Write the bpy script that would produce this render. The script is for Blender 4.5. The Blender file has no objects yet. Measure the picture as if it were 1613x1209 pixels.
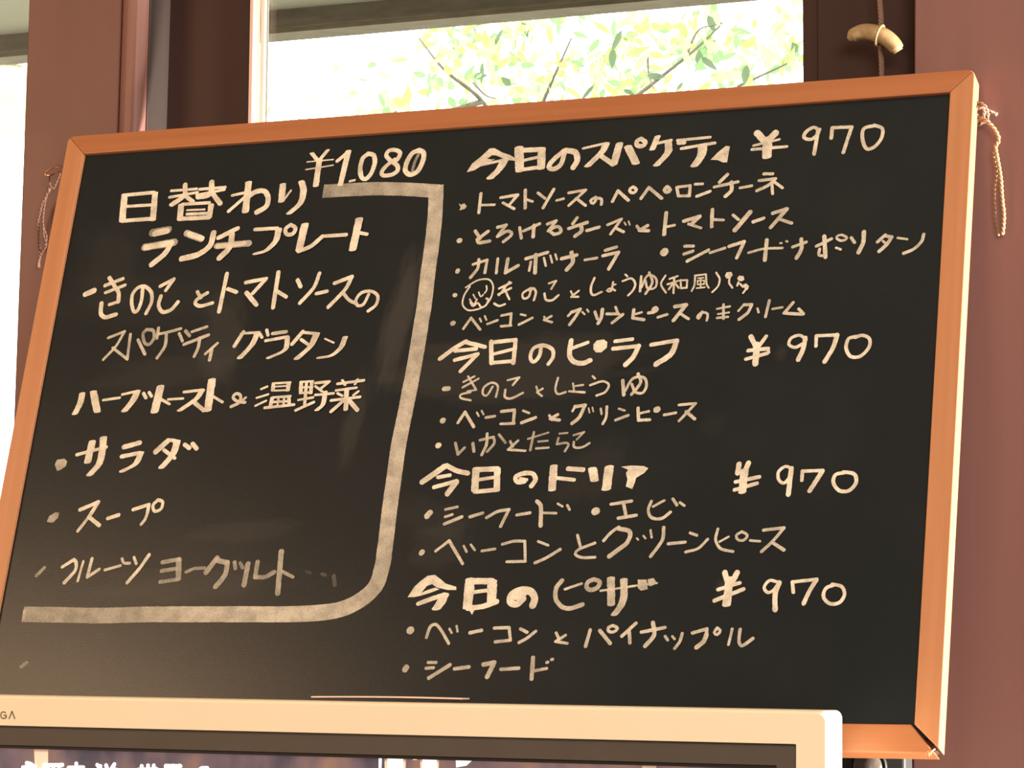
import bpy, bmesh, math, random
import numpy as np
from mathutils import Vector, Matrix, noise
random.seed(7)
S = bpy.context.scene
COL = S.collection

# ------------------------------------------------------------------ camera, world, lights, exposure
F = 4274.19                       # focal length in pixels of the 1613 x 1209 frame
AX = np.array([0.93302629, -0.03216969, -0.35836721])      # room x, seen from the camera (right, down, forward)
AZ = np.array([0.00674445, -0.99425643, 0.10681131])       # room z (up)
AX = AX/np.linalg.norm(AX); AZ = AZ-AX*(AX@AZ); AZ = AZ/np.linalg.norm(AZ); AY = np.cross(AZ, AX)
BV = np.array([0.10929606, -0.92359248, 0.36746605])       # up along the leaning board
BO = np.array([-0.50437032, 0.31892739, 2.45392614])       # lower left corner of the board's front
BW, BH, BT = 0.900, 0.610, 0.020
R3 = np.stack([AX, AY, AZ])       # camera -> room
BN = np.cross(AX, BV)
top_back = R3 @ (BO + BV*BH - BN*BT)
CAM = np.array([0.0, -0.004 - top_back[1], 1.5])
def at(x, y, Y):
    """the room point on the vertical plane Y that the lens sees at pixel x, y"""
    d = R3 @ np.array([(x-806.5)/F, (y-604.5)/F, 1.0])
    return Vector(CAM + d*((Y-CAM[1])/d[1]))
cam_d = bpy.data.cameras.new('camera'); cam = bpy.data.objects.new('camera', cam_d); COL.objects.link(cam)
m = Matrix.Identity(4)
for i, c in enumerate((R3 @ np.array([1, 0, 0]), R3 @ np.array([0, -1, 0]), R3 @ np.array([0, 0, -1]))):
    for j in range(3): m[j][i] = c[j]
for j in range(3): m[j][3] = CAM[j]
cam.matrix_world = m
cam_d.sensor_width = 36; cam_d.lens = F/1613*36; cam_d.clip_start = 0.05; cam_d.clip_end = 100
S.camera = cam
S.view_settings.view_transform = 'Standard'; S.view_settings.look = 'None'
S.view_settings.exposure = -0.06; S.view_settings.gamma = 1; S.view_settings.use_curve_mapping = False
w = bpy.data.worlds.new('sky'); S.world = w; w.use_nodes = True
w.node_tree.nodes['Background'].inputs[0].default_value = (1.0, 0.985, 0.94, 1)
w.node_tree.nodes['Background'].inputs[1].default_value = 6.0

def area(name, loc, target, sx, sy, power, col):
    l = bpy.data.lights.new(name, 'AREA'); l.shape = 'RECTANGLE'; l.size = sx; l.size_y = sy
    l.energy = power; l.color = col
    o = bpy.data.objects.new(name, l); COL.objects.link(o); o.location = loc
    o.rotation_euler = (Vector(target)-Vector(loc)).to_track_quat('-Z', 'Y').to_euler()
    return o
WARM = (1.0, 0.80, 0.58)
area('ceiling_lamp_light', (-2.32, -1.86, 2.40), (-0.9, -0.2, 1.4), 0.7, 0.35, 20, (1.0, 0.63, 0.36))
area('front_fill_light', (0.7, -2.7, 2.5), (-0.4, 0, 1.7), 1.2, 0.8, 60, (1.0, 0.93, 0.84))  # added fill for the front faces, not a known lamp of the room
area('side_window_light', (2.2, -0.22, 0.95), (0.0, -0.15, 1.6), 0.22, 0.9, 760, (1.0, 0.90, 0.78))

# ------------------------------------------------------------------ materials
def mat(name, col, rough=0.6, metal=0.0, spec=0.5, var=0.0, scale=(8, 8, 8), bump=0.0, col2=None, emis=None, estr=0.0, detail=5):
    mt = bpy.data.materials.new(name); mt.use_nodes = True
    nt = mt.node_tree; b = nt.nodes['Principled BSDF']
    b.inputs['Roughness'].default_value = rough; b.inputs['Metallic'].default_value = metal
    b.inputs['Specular IOR Level'].default_value = spec
    c2 = col2 or tuple(c*(1-var) for c in col)
    tc = nt.nodes.new('ShaderNodeTexCoord'); mp = nt.nodes.new('ShaderNodeMapping'); mp.inputs['Scale'].default_value = scale
    nz = nt.nodes.new('ShaderNodeTexNoise'); nz.inputs['Scale'].default_value = 1.0; nz.inputs['Detail'].default_value = detail
    rp = nt.nodes.new('ShaderNodeValToRGB')
    rp.color_ramp.elements[0].color = (*c2, 1); rp.color_ramp.elements[1].color = (*col, 1)
    rp.color_ramp.elements[0].position = 0.3; rp.color_ramp.elements[1].position = 0.7
    L = nt.links.new
    L(tc.outputs['Object'], mp.inputs['Vector']); L(mp.outputs[0], nz.inputs['Vector']); L(nz.outputs['Fac'], rp.inputs[0])
    L(rp.outputs[0], b.inputs['Base Color'])
    if bump:
        bp = nt.nodes.new('ShaderNodeBump'); bp.inputs['Strength'].default_value = bump; bp.inputs['Distance'].default_value = 0.002
        L(nz.outputs['Fac'], bp.inputs['Height']); L(bp.outputs[0], b.inputs['Normal'])
    if emis:
        b.inputs['Emission Color'].default_value = (*emis, 1); b.inputs['Emission Strength'].default_value = estr
    return mt

M_RED = mat('red_stained_wood', (0.148, 0.059, 0.048), 0.5, var=0.14, scale=(28, 28, 2.0), bump=0.05)
M_DARK = mat('dark_stained_wood', (0.042, 0.018, 0.014), 0.6, var=0.2, scale=(28, 28, 2), bump=0.05, spec=0.25)
M_GREY = mat('weathered_grey_strip', (0.030, 0.019, 0.016), 0.6, var=0.2, scale=(60, 60, 3))
M_ROUND = mat('pink_brown_moulding', (0.20, 0.088, 0.072), 0.45, var=0.1, scale=(60, 60, 2))
M_FRAMEW = mat('cream_window_frame', (0.80, 0.72, 0.62), 0.5, var=0.06)
M_PINK = mat('pale_pink_window_trim', (0.62, 0.42, 0.34), 0.45, var=0.1)
M_RAILH = mat('orange_pine_across', (0.43, 0.165, 0.066), 0.42, col2=(0.37, 0.137, 0.052), scale=(3, 120, 90), bump=0.12)
M_RAILV = mat('orange_pine_upright', (0.54, 0.245, 0.115), 0.42, col2=(0.47, 0.205, 0.092), scale=(120, 3, 90), bump=0.12)  # paler than the crosspieces: light on the right rail put into the colour
M_EDGE = mat('pale_pine_edge', (0.72, 0.44, 0.24), 0.5, var=0.15)
M_SILVER = mat('silver_paint', (0.92, 0.84, 0.64), 0.35, var=0.02)
M_TVDARK = mat('matt_grey_plastic', (0.085, 0.07, 0.058), 0.55, var=0.1, scale=(30, 30, 30))
M_BLACK = mat('black_plastic', (0.012, 0.011, 0.011), 0.4)
M_DEVICE = mat('dark_grey_plastic', (0.028, 0.029, 0.031), 0.6, var=0.2, scale=(40, 40, 40))
M_TWINE = mat('jute_twine', (0.34, 0.21, 0.12), 0.85, var=0.35, scale=(900, 900, 900), bump=0.4)
M_TWINED = mat('old_brown_twine', (0.27, 0.17, 0.125), 0.85, var=0.3, scale=(900, 900, 900), bump=0.4)
M_TWINEL = mat('reddish_old_twine', (0.17, 0.085, 0.062), 0.85, var=0.3, scale=(900, 900, 900), bump=0.4)
M_TOGGLE = mat('tan_wooden_toggle', (0.36, 0.25, 0.12), 0.55, var=0.25, scale=(120, 120, 120), bump=0.3)
M_STEEL = mat('bright_nail_steel', (0.85, 0.82, 0.76), 0.25, metal=1.0)
M_COPPER = mat('copper_wire', (0.85, 0.50, 0.36), 0.3, metal=1.0)
M_SOFFIT = mat('beige_soffit', (0.26, 0.245, 0.19), 0.8, var=0.1, scale=(6, 6, 6))
M_BEAM = mat('weathered_beam', (0.13, 0.115, 0.085), 0.85, col2=(0.075, 0.065, 0.045), scale=(25, 80, 80), bump=0.4)
M_BEAM_LIT = mat('lit_beam_edge', (0.16, 0.13, 0.085), 0.8, var=0.35, scale=(40, 80, 80))  # beam colour raised for its lit lower edge
M_WALL = mat('brown_plaster', (0.22, 0.17, 0.12), 0.85, var=0.08, scale=(3, 3, 3))
M_CEIL = mat('ceiling_boards', (0.20, 0.14, 0.09), 0.8, var=0.15, scale=(1, 12, 1))
M_FLOOR = mat('brown_floor', (0.16, 0.09, 0.055), 0.5, var=0.3, scale=(2, 14, 1))
M_GROUND = mat('pale_gravel', (0.55, 0.55, 0.45), 0.95, var=0.3, scale=(5, 5, 5))
M_PAPER = mat('pink_paper', (0.80, 0.62, 0.55), 0.7)
M_GAP = mat('dark_gap', (0.05, 0.02, 0.012), 0.9)
M_LOGO = mat('grey_lettering', (0.22, 0.17, 0.11), 0.5)
M_ROOFP = mat('greenish_roof_edge', (0.16, 0.165, 0.10), 0.8, var=0.25, scale=(20, 20, 20))
M_ROOFW = mat('pale_roof_board', (0.27, 0.27, 0.19), 0.8, var=0.1)

def leaf_mat(name, col, trans):
    mt = bpy.data.materials.new(name); mt.use_nodes = True; nt = mt.node_tree
    b = nt.nodes['Principled BSDF']; out = nt.nodes['Material Output']
    b.inputs['Base Color'].default_value = (*col, 1); b.inputs['Roughness'].default_value = 0.45
    tr = nt.nodes.new('ShaderNodeBsdfTranslucent'); tr.inputs['Color'].default_value = (*trans, 1)
    mx = nt.nodes.new('ShaderNodeMixShader'); mx.inputs[0].default_value = 0.5
    nt.links.new(b.outputs[0], mx.inputs[1]); nt.links.new(tr.outputs[0], mx.inputs[2]); nt.links.new(mx.outputs[0], out.inputs[0])
    return mt
M_LEAVES = [leaf_mat('leaf_yellow_green', (0.25, 0.36, 0.10), (0.34, 0.50, 0.15)),
            leaf_mat('leaf_fresh_green', (0.16, 0.28, 0.12), (0.22, 0.38, 0.17)),
            leaf_mat('leaf_pale_green', (0.33, 0.42, 0.20), (0.42, 0.54, 0.28)),
            leaf_mat('leaf_deep_green', (0.09, 0.13, 0.07), (0.10, 0.16, 0.08))]
M_BARK = mat('grey_bark', (0.16, 0.14, 0.10), 0.9, var=0.3, scale=(60, 60, 20))

def glass_mat():
    mt = bpy.data.materials.new('window_glass'); mt.use_nodes = True; nt = mt.node_tree
    out = nt.nodes['Material Output']; nt.nodes.remove(nt.nodes['Principled BSDF'])
    tr = nt.nodes.new('ShaderNodeBsdfTransparent'); tr.inputs[0].default_value = (0.97, 0.98, 0.96, 1)
    gl = nt.nodes.new('ShaderNodeBsdfGlossy'); gl.inputs['Roughness'].default_value = 0.02
    fr = nt.nodes.new('ShaderNodeFresnel'); fr.inputs[0].default_value = 1.45
    mx = nt.nodes.new('ShaderNodeMixShader'); L = nt.links.new
    L(fr.outputs[0], mx.inputs[0]); L(tr.outputs[0], mx.inputs[1]); L(gl.outputs[0], mx.inputs[2]); L(mx.outputs[0], out.inputs[0])
    return mt
M_GLASS = glass_mat()

def ink_mat():
    """chalk marker paint: cream, opaque where thick, thin and dusty where it was smudged (attribute 'cover')"""
    mt = bpy.data.materials.new('cream_marker_paint'); mt.use_nodes = True; nt = mt.node_tree; L = nt.links.new
    b = nt.nodes['Principled BSDF']; out = nt.nodes['Material Output']
    b.inputs['Roughness'].default_value = 0.75; b.inputs['Specular IOR Level'].default_value = 0.2
    at_ = nt.nodes.new('ShaderNodeAttribute'); at_.attribute_name = 'cover'
    tc = nt.nodes.new('ShaderNodeTexCoord')
    n1 = nt.nodes.new('ShaderNodeTexNoise'); n1.inputs['Scale'].default_value = 75; n1.inputs['Detail'].default_value = 4
    L(tc.outputs['Object'], n1.inputs['Vector'])
    n2 = nt.nodes.new('ShaderNodeTexNoise'); n2.inputs['Scale'].default_value = 700; n2.inputs['Detail'].default_value = 2
    L(tc.outputs['Object'], n2.inputs['Vector'])
    rp = nt.nodes.new('ShaderNodeValToRGB')
    rp.color_ramp.elements[0].position = 0.35; rp.color_ramp.elements[1].position = 0.62
    rp.color_ramp.elements[0].color = (0.64, 0.60, 0.50, 1); rp.color_ramp.elements[1].color = (0.93, 0.88, 0.74, 1)
    L(n1.outputs['Fac'], rp.inputs[0]); L(rp.outputs[0], b.inputs['Base Color'])
    mul = nt.nodes.new('ShaderNodeMapRange'); mul.inputs['From Min'].default_value = 0.3; mul.inputs['From Max'].default_value = 0.7
    mul.inputs['To Min'].default_value = 0.78; mul.inputs['To Max'].default_value = 1.12
    L(n2.outputs['Fac'], mul.inputs['Value'])
    mm = nt.nodes.new('ShaderNodeMath'); mm.operation = 'MULTIPLY'; mm.use_clamp = True
    L(at_.outputs['Fac'], mm.inputs[0]); L(mul.outputs[0], mm.inputs[1])
    tr = nt.nodes.new('ShaderNodeBsdfTransparent'); mx = nt.nodes.new('ShaderNodeMixShader')
    L(mm.outputs[0], mx.inputs[0]); L(tr.outputs[0], mx.inputs[1]); L(b.outputs[0], mx.inputs[2]); L(mx.outputs[0], out.inputs[0])
    return mt
M_INK = ink_mat()

def board_mat():
    mt = bpy.data.materials.new('black_board_coating'); mt.use_nodes = True; nt = mt.node_tree; L = nt.links.new
    b = nt.nodes['Principled BSDF']; b.inputs['Roughness'].default_value = 0.27; b.inputs['Specular IOR Level'].default_value = 0.22
    tc = nt.nodes.new('ShaderNodeTexCoord')
    base = (0.0110, 0.0162, 0.0195)
    n = nt.nodes.new('ShaderNodeTexNoise'); n.inputs['Scale'].default_value = 9; n.inputs['Detail'].default_value = 6
    L(tc.outputs['Object'], n.inputs['Vector'])
    acc = nt.nodes.new('ShaderNodeMapRange'); acc.inputs['From Min'].default_value = 0.45; acc.inputs['From Max'].default_value = 0.8
    acc.inputs['To Max'].default_value = 0.008; L(n.outputs['Fac'], acc.inputs['Value'])
    last = acc.outputs[0]
    # wiped patches of chalk dust: centre (m on the board), half sizes, tilt, strength, edge softness
    for (u, v, su, sv, rot, st, soft) in SMUDGES:
        mp = nt.nodes.new('ShaderNodeMapping'); mp.vector_type = 'TEXTURE'
        mp.inputs['Location'].default_value = (u, v, 0); mp.inputs['Rotation'].default_value = (0, 0, rot); mp.inputs['Scale'].default_value = (su, sv, 1)
        nz = nt.nodes.new('ShaderNodeTexNoise'); nz.inputs['Scale'].default_value = 2.0; nz.inputs['Detail'].default_value = 4
        L(tc.outputs['Object'], mp.inputs['Vector']); L(mp.outputs[0], nz.inputs['Vector'])
        ln = nt.nodes.new('ShaderNodeVectorMath'); ln.operation = 'LENGTH'
        sx = nt.nodes.new('ShaderNodeVectorMath'); sx.operation = 'MULTIPLY'; sx.inputs[1].default_value = (1, 1, 0)
        L(mp.outputs[0], sx.inputs[0]); L(sx.outputs[0], ln.inputs[0])
        ad = nt.nodes.new('ShaderNodeMath'); ad.operation = 'ADD'; L(ln.outputs['Value'], ad.inputs[0]); L(nz.outputs['Fac'], ad.inputs[1])
        mr = nt.nodes.new('ShaderNodeMapRange'); mr.interpolation_type = 'SMOOTHSTEP'
        mr.inputs['From Min'].default_value = 1.5; mr.inputs['From Max'].default_value = 1.5-soft; mr.inputs['To Max'].default_value = st*0.55
        L(ad.outputs[0], mr.inputs['Value'])
        a2 = nt.nodes.new('ShaderNodeMath'); a2.operation = 'ADD'; L(last, a2.inputs[0]); L(mr.outputs[0], a2.inputs[1]); last = a2.outputs[0]
    mx = nt.nodes.new('ShaderNodeMix'); mx.data_type = 'RGBA'
    mx.inputs['A'].default_value = (*base, 1); mx.inputs['B'].default_value = (0.55, 0.50, 0.43, 1)
    L(last, mx.inputs['Factor']); L(mx.outputs['Result'], b.inputs['Base Color'])
    n3 = nt.nodes.new('ShaderNodeTexNoise'); n3.inputs['Scale'].default_value = 900; L(tc.outputs['Object'], n3.inputs['Vector'])
    bp = nt.nodes.new('ShaderNodeBump'); bp.inputs['Strength'].default_value = 0.12; bp.inputs['Distance'].default_value = 0.0005
    L(n3.outputs['Fac'], bp.inputs['Height']); L(bp.outputs[0], b.inputs['Normal'])
    return mt

# ------------------------------------------------------------------ helpers
def link(name, bm, mt, parent=None, smooth=False, bevel=0.0):
    me = bpy.data.meshes.new(name); bmesh.ops.recalc_face_normals(bm, faces=bm.faces[:]); bm.to_mesh(me); bm.free()
    for k in (mt if isinstance(mt, (list, tuple)) else [mt]): me.materials.append(k)
    if smooth:
        for p in me.polygons: p.use_smooth = True
    o = bpy.data.objects.new(name, me); COL.objects.link(o)
    if parent: o.parent = parent
    if bevel:
        md = o.modifiers.new('bevel', 'BEVEL'); md.width = bevel; md.segments = 3; md.limit_method = 'ANGLE'; md.angle_limit = math.radians(35)
    return o
def add_box(bm, x0, x1, y0, y1, z0, z1):
    v = [bm.verts.new(p) for p in ((x0, y0, z0), (x1, y0, z0), (x1, y1, z0), (x0, y1, z0), (x0, y0, z1), (x1, y0, z1), (x1, y1, z1), (x0, y1, z1))]
    for f in ((0, 3, 2, 1), (4, 5, 6, 7), (0, 1, 5, 4), (1, 2, 6, 5), (2, 3, 7, 6), (3, 0, 4, 7)): bm.faces.new([v[i] for i in f])
def box(name, mt, x0, x1, y0, y1, z0, z1, parent=None, bevel=0.0):
    bm = bmesh.new(); add_box(bm, x0, x1, y0, y1, z0, z1); return link(name, bm, mt, parent, bevel=bevel)
def add_prism(bm, pts, n0, n1):
    a = [bm.verts.new((x, y, n0)) for x, y in pts]; b = [bm.verts.new((x, y, n1)) for x, y in pts]
    bm.faces.new(a[::-1]); bm.faces.new(b)
    for i in range(len(pts)):
        j = (i+1) % len(pts); bm.faces.new((a[i], a[j], b[j], b[i]))
def add_tube(bm, pts, rad, seg=8, cap=True):
    pts = [Vector(p) for p in pts]; n = len(pts)
    rr = rad if isinstance(rad, (list, tuple)) else [rad]*n
    ref = Vector((0.13, 0.97, 0.21)); rings = []
    for i, p in enumerate(pts):
        t = (pts[min(i+1, n-1)]-pts[max(i-1, 0)]).normalized()
        s = t.cross(ref); s = s.normalized() if s.length > 1e-4 else t.orthogonal().normalized(); ref = s.cross(t)
        q = ref
        rings.append([bm.verts.new(p+(s*math.cos(2*math.pi*k/seg)+q*math.sin(2*math.pi*k/seg))*rr[i]) for k in range(seg)])
    for a, b in zip(rings, rings[1:]):
        for k in range(seg): bm.faces.new((a[k], a[(k+1) % seg], b[(k+1) % seg], b[k]))
    if cap: bm.faces.new(rings[0][::-1]); bm.faces.new(rings[-1])
def curve3(pts, step=8):
    pts = [Vector(p) for p in pts]
    if len(pts) < 3: return [pts[0].lerp(pts[-1], i/step) for i in range(step+1)]
    P = [pts[0]*2-pts[1]]+pts+[pts[-1]*2-pts[-2]]; out = []
    for i in range(1, len(P)-2):
        for k in range(step):
            t = k/step; a, b, c, d = P[i-1:i+3]
            out.append(0.5*((2*b)+(c-a)*t+(2*a-5*b+4*c-d)*t*t+(3*b-a-3*c+d)*t**3))
    out.append(pts[-1]); return out
def add_rope(bm, pts, r, pitch=0.008, strands=2):
    path = curve3(pts, 24); L = 0.0; frames = []; ref = Vector((0.1, 1, 0.2))
    for i, p in enumerate(path):
        if i: L += (p-path[i-1]).length
        t = (path[min(i+1, len(path)-1)]-path[max(i-1, 0)]).normalized(); s = t.cross(ref).normalized(); ref = s.cross(t)
        frames.append((p, s, ref.copy(), L))
    for k in range(strands):
        a0 = 2*math.pi*k/strands
        add_tube(bm, [p+(s*math.cos(a0+2*math.pi*l/pitch)+q*math.sin(a0+2*math.pi*l/pitch))*r*0.5 for p, s, q, l in frames], r*0.62, 6)
def empty(name, loc, label, cat, group=None):
    o = bpy.data.objects.new(name, None); COL.objects.link(o); o.location = loc; o.empty_display_size = 0.05
    o['label'] = label; o['category'] = cat
    if group: o['group'] = group
    return o
def tag(o, label, cat, group=None):
    o['label'] = label; o['category'] = cat
    if group: o['group'] = group
    return o
def struct(o, label=None, cat=None):
    o['kind'] = 'structure'
    if label: o['label'] = label
    if cat: o['category'] = cat
    return o
def rel(root, bmf):
    """shift a bmesh made in room coordinates into its root's frame"""
    bmesh.ops.translate(bmf, verts=bmf.verts[:], vec=-root.location); return bmf

# ------------------------------------------------------------------ room shell
XL, XR, YF, ZC = -2.6, 2.7, -4.2, 2.75
YP = 0.045                                     # face of the recessed dark panels
YG = 0.064                                     # glass plane
xv = lambda px, Y, py=100: at(px, py, Y).x
X_w1 = xv(44, 0.0, 0)                           # left post, left edge
X_p1 = xv(188, 0.0)                             # left post, right edge
X_hr0, X_hr1 = X_p1, xv(229, 0.0)
X_pn1 = xv(391, YP)
X_g0 = xv(419, YG)
X_g1 = xv(1265, YP)
X_p2 = xv(1441, 0.0)
Z_SILL = 1.15; Z_HEAD = 2.45
struct(box('floor', M_FLOOR, XL, XR, YF, 0.25, -0.1, 0.0), 'brown wooden floor', 'floor')
struct(box('ceiling', M_CEIL, XL, XR, YF, 0.25, ZC, ZC+0.1), 'wooden ceiling over the room', 'ceiling')
struct(box('wall_left', M_WALL, XL-0.1, XL, YF, 0.25, 0, ZC), 'brown wall on the left', 'wall')
struct(box('wall_right', M_WALL, XR, XR+0.1, YF, 0.25, 0, ZC), 'brown wall on the right', 'wall')
struct(box('wall_front', M_WALL, XL, XR, YF-0.1, YF, 0, ZC), 'brown wall behind the viewer', 'wall')
bm = bmesh.new()
add_box(bm, XL, XR, YP, 0.068, 0, Z_SILL); add_box(bm, XL, XR, YP, 0.068, Z_HEAD, ZC)
add_box(bm, XL, XL+0.35, YP, 0.068, Z_SILL, Z_HEAD)
add_box(bm, X_w1+0.004, X_pn1, YP, 0.068, Z_SILL, Z_HEAD)
add_box(bm, X_g1, XR, YP, 0.068, Z_SILL, Z_HEAD)
struct(link('wall_back', bm, M_DARK), 'dark brown wooden wall panel between window and posts', 'wall')
tr = box('trim_1', M_RED, X_w1, X_p1, 0.0, YP, 0, ZC, bevel=0.0015)
struct(tr, 'broad reddish brown post at the left, beside the narrow left window', 'post')
tr = box('trim_2', M_RED, X_p2, X_p2+0.26, 0.0, YP, 0, ZC, bevel=0.0015)
struct(tr, 'broad reddish brown post at the right, behind the board corner', 'post')
bm = bmesh.new(); r = (X_hr1-X_hr0)/2; cx = (X_hr0+X_hr1)/2
prof = [(cx-r, YP)]+[(cx-r*math.cos(math.pi*k/14), 0.006-r*0.9*math.sin(math.pi*k/14)) for k in range(15)]+[(cx+r, YP)]
add_prism(bm, prof, 0, ZC)
struct(link('trim_3', bm, M_ROUND, smooth=False), 'rounded pinkish brown moulding running up beside the left post', 'moulding')
struct(box('trim_4', M_GREY, X_hr1-0.006, X_hr1+0.0015, 0.004, YP, 0, ZC, bevel=0.001), 'narrow dull strip between rounded moulding and dark panel', 'moulding')
zp = at(800, 100, 0).z                          # the posts stand a hair out of plumb, top towards the right
for o in [q for q in COL.objects if q.name in ('trim_1', 'trim_2', 'trim_3', 'trim_4')]:
    px_ = X_p2 if o.name == 'trim_2' else X_p1
    o.matrix_world = Matrix.Translation((px_, 0, zp)) @ Matrix.Rotation(0.012, 4, 'Y') @ Matrix.Translation((-px_, 0, -zp))
xs = xv(1288, YP)
struct(box('trim_5', M_DARK, xs+0.002, X_p2, YP-0.006, YP, 0, ZC, bevel=0.0008), 'dark flat panel left of the right post, behind the hanging toggle', 'panel')
xa = xv(1300, YP)

def window(name, x0, x1, label):
    e = bpy.data.objects.new(name, None); COL.objects.link(e); e.location = ((x0+x1)/2, YG, Z_SILL); struct(e, label, 'window')
    bm = bmesh.new(); f = 0.0042
    add_box(bm, x0, x0+f, 0.059, 0.069, Z_SILL, Z_HEAD); add_box(bm, x1-f, x1, 0.059, 0.069, Z_SILL, Z_HEAD)
    add_box(bm, x0+f, x1-f, 0.059, 0.069, Z_SILL, Z_SILL+0.03); add_box(bm, x0+f, x1-f, 0.059, 0.069, Z_HEAD-0.03, Z_HEAD)
    link('window_frame', rel(e, bm), M_FRAMEW, e)
    bm = bmesh.new(); add_box(bm, x0+f, x1-f, YG, YG+0.004, Z_SILL+0.03, Z_HEAD-0.03)
    link('pane', rel(e, bm), M_GLASS, e)
    return e
xw0 = xv(409.5, 0.059)
w2 = window('window_2', xw0, X_g1+0.02, 'wide bright window above the board with foliage outside')
bm = bmesh.new(); add_box(bm, xv(392.5, 0.042), xw0, 0.042, 0.058, Z_SILL, Z_HEAD)
link('trim', rel(w2, bm), M_PINK, w2)
window('window_1', XL+0.35, X_w1+0.02, 'narrow white window at the far left edge')

# ------------------------------------------------------------------ outdoors
YE = 0.75
zt, zb = at(422, 17, YE).z, at(422, 47, YE).z
struct(box('roof_soffit', M_SOFFIT, -3.2, 3.0, 0.16, YE, zt, zt+0.03), 'pale beige soffit under the roof outside', 'soffit')
e = empty('eave_beam', (0, YE, zb), 'dark weathered eave beam outside the window tops', 'beam')
bm = bmesh.new(); add_box(bm, -3.2, 3.0, YE, YE+0.05, zb, zt+0.05); link('beam', rel(e, bm), M_BEAM, e, bevel=0.003)
bm = bmesh.new(); add_box(bm, -3.2, 3.0, YE+0.002, YE+0.045, at(422, 53, YE).z, zb); link('lit_edge', rel(e, bm), M_BEAM_LIT, e)  # paler strip stands in for light along the beam's lower edge
struct(box('ground', M_GROUND, -12, 12, 0.2, 14, -0.3, -0.25), 'pale ground outside', 'ground')

YT = 2.6
e = empty('leafy_tree', at(860, 1100, YT), 'pale sunlit green leafy tree outside the wide window', 'tree'); e.location.z = -0.25
bm = bmesh.new()
def P(x, y, Y): return at(x, y, Y)
base = Vector((P(860, 0, YT).x, YT+0.5, -0.25))
add_tube(bm, curve3([base, base+Vector((0.05, 0, 1.0)), P(840, 600, YT+0.4), P(820, 250, YT+0.2)]), [0.06-0.04*i/24 for i in range(25)], 10)
link('trunk', rel(e, bm), M_BARK, e, smooth=True)
branches = [[(820, 250, 2.8), (760, 160, 2.7), (700, 110, 2.6), (660, 60, 2.6)], [(820, 250, 2.8), (860, 150, 2.7), (900, 60, 2.7)],
            [(820, 250, 2.8), (960, 180, 2.6), (1080, 90, 2.6), (1135, 40, 2.6)], [(820, 250, 2.8), (1000, 200, 2.7), (1130, 150, 2.7), (1240, 100, 2.7)],
            [(760, 160, 2.7), (640, 190, 2.6), (560, 170, 2.6)], [(1080, 90, 2.6), (1100, 48, 2.6), (1130, 39, 2.6)], [(745, 130, 2.5), (765, 150, 2.5), (782, 155, 2.5)],
            [(1020, 90, 2.5), (1022, 115, 2.5), (1030, 140, 2.5)]]
for i, bpts in enumerate(branches):
    bm = bmesh.new(); r0 = 0.006 if i < 5 else 0.003
    pp = curve3([P(*q) for q in bpts], 6); add_tube(bm, pp, [r0*(1-0.75*k/len(pp)) for k in range(len(pp))], 6)
    link('branch', rel(e, bm), M_BARK, e, smooth=True)
def leaf_mesh(name, mt, L, W):
    bm = bmesh.new(); n = 7; a = []; b = []; c = []
    for k in range(n):
        t = k/(n-1); wd = W*math.sin(math.pi*t**0.8)*0.5+1e-4
        a.append(bm.verts.new((-wd, t*L, 0.10*wd+0.12*L*t*t))); b.append(bm.verts.new((0, t*L, -0.25*wd+0.12*L*t*t))); c.append(bm.verts.new((wd, t*L, 0.10*wd+0.12*L*t*t)))
    for k in range(n-1):
        bm.faces.new((a[k], b[k], b[k+1], a[k+1])); bm.faces.new((b[k], c[k], c[k+1], b[k+1]))
    me = bpy.data.meshes.new(name); bm.to_mesh(me); bm.free(); me.materials.append(mt)
    for p in me.polygons: p.use_smooth = True
    return me
LM = [leaf_mesh('leaf', M_LEAVES[i], L, W) for i in range(4) for L, W in ((0.034, 0.017), (0.024, 0.015), (0.046, 0.015))]
# where the foliage is thick: centre pixel on the tree's plane, spread, number
clumps = [(600, 175, 60, 24, 30), (710, 120, 60, 45, 48), (735, 60, 50, 30, 34), (800, 70, 50, 40, 40), (840, 140, 40, 30, 26), (930, 110, 60, 35, 34),
          (985, 60, 40, 40, 32), (1010, 130, 60, 30, 40), (1075, 30, 60, 30, 30), (1110, 75, 50, 25, 40), (1150, 130, 60, 25, 22), (1225, 90, 45, 25, 30),
          (1245, 25, 20, 30, 12), (470, 175, 60, 25, 12), (560, 130, 60, 50, 10), (880, 30, 60, 20, 16), (1180, 60, 60, 40, 10)]
nleaf = 0
def leaf_matrix(c):
    d = Vector((random.gauss(0, 1), random.gauss(0, 0.6), random.gauss(-0.3, 1)))
    return Matrix.Translation(c) @ d.to_track_quat('Y', 'Z').to_matrix().to_4x4() @ Matrix.Rotation(random.uniform(-2.2, 2.2), 4, 'Y')
stuff = bmesh.new()
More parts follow.
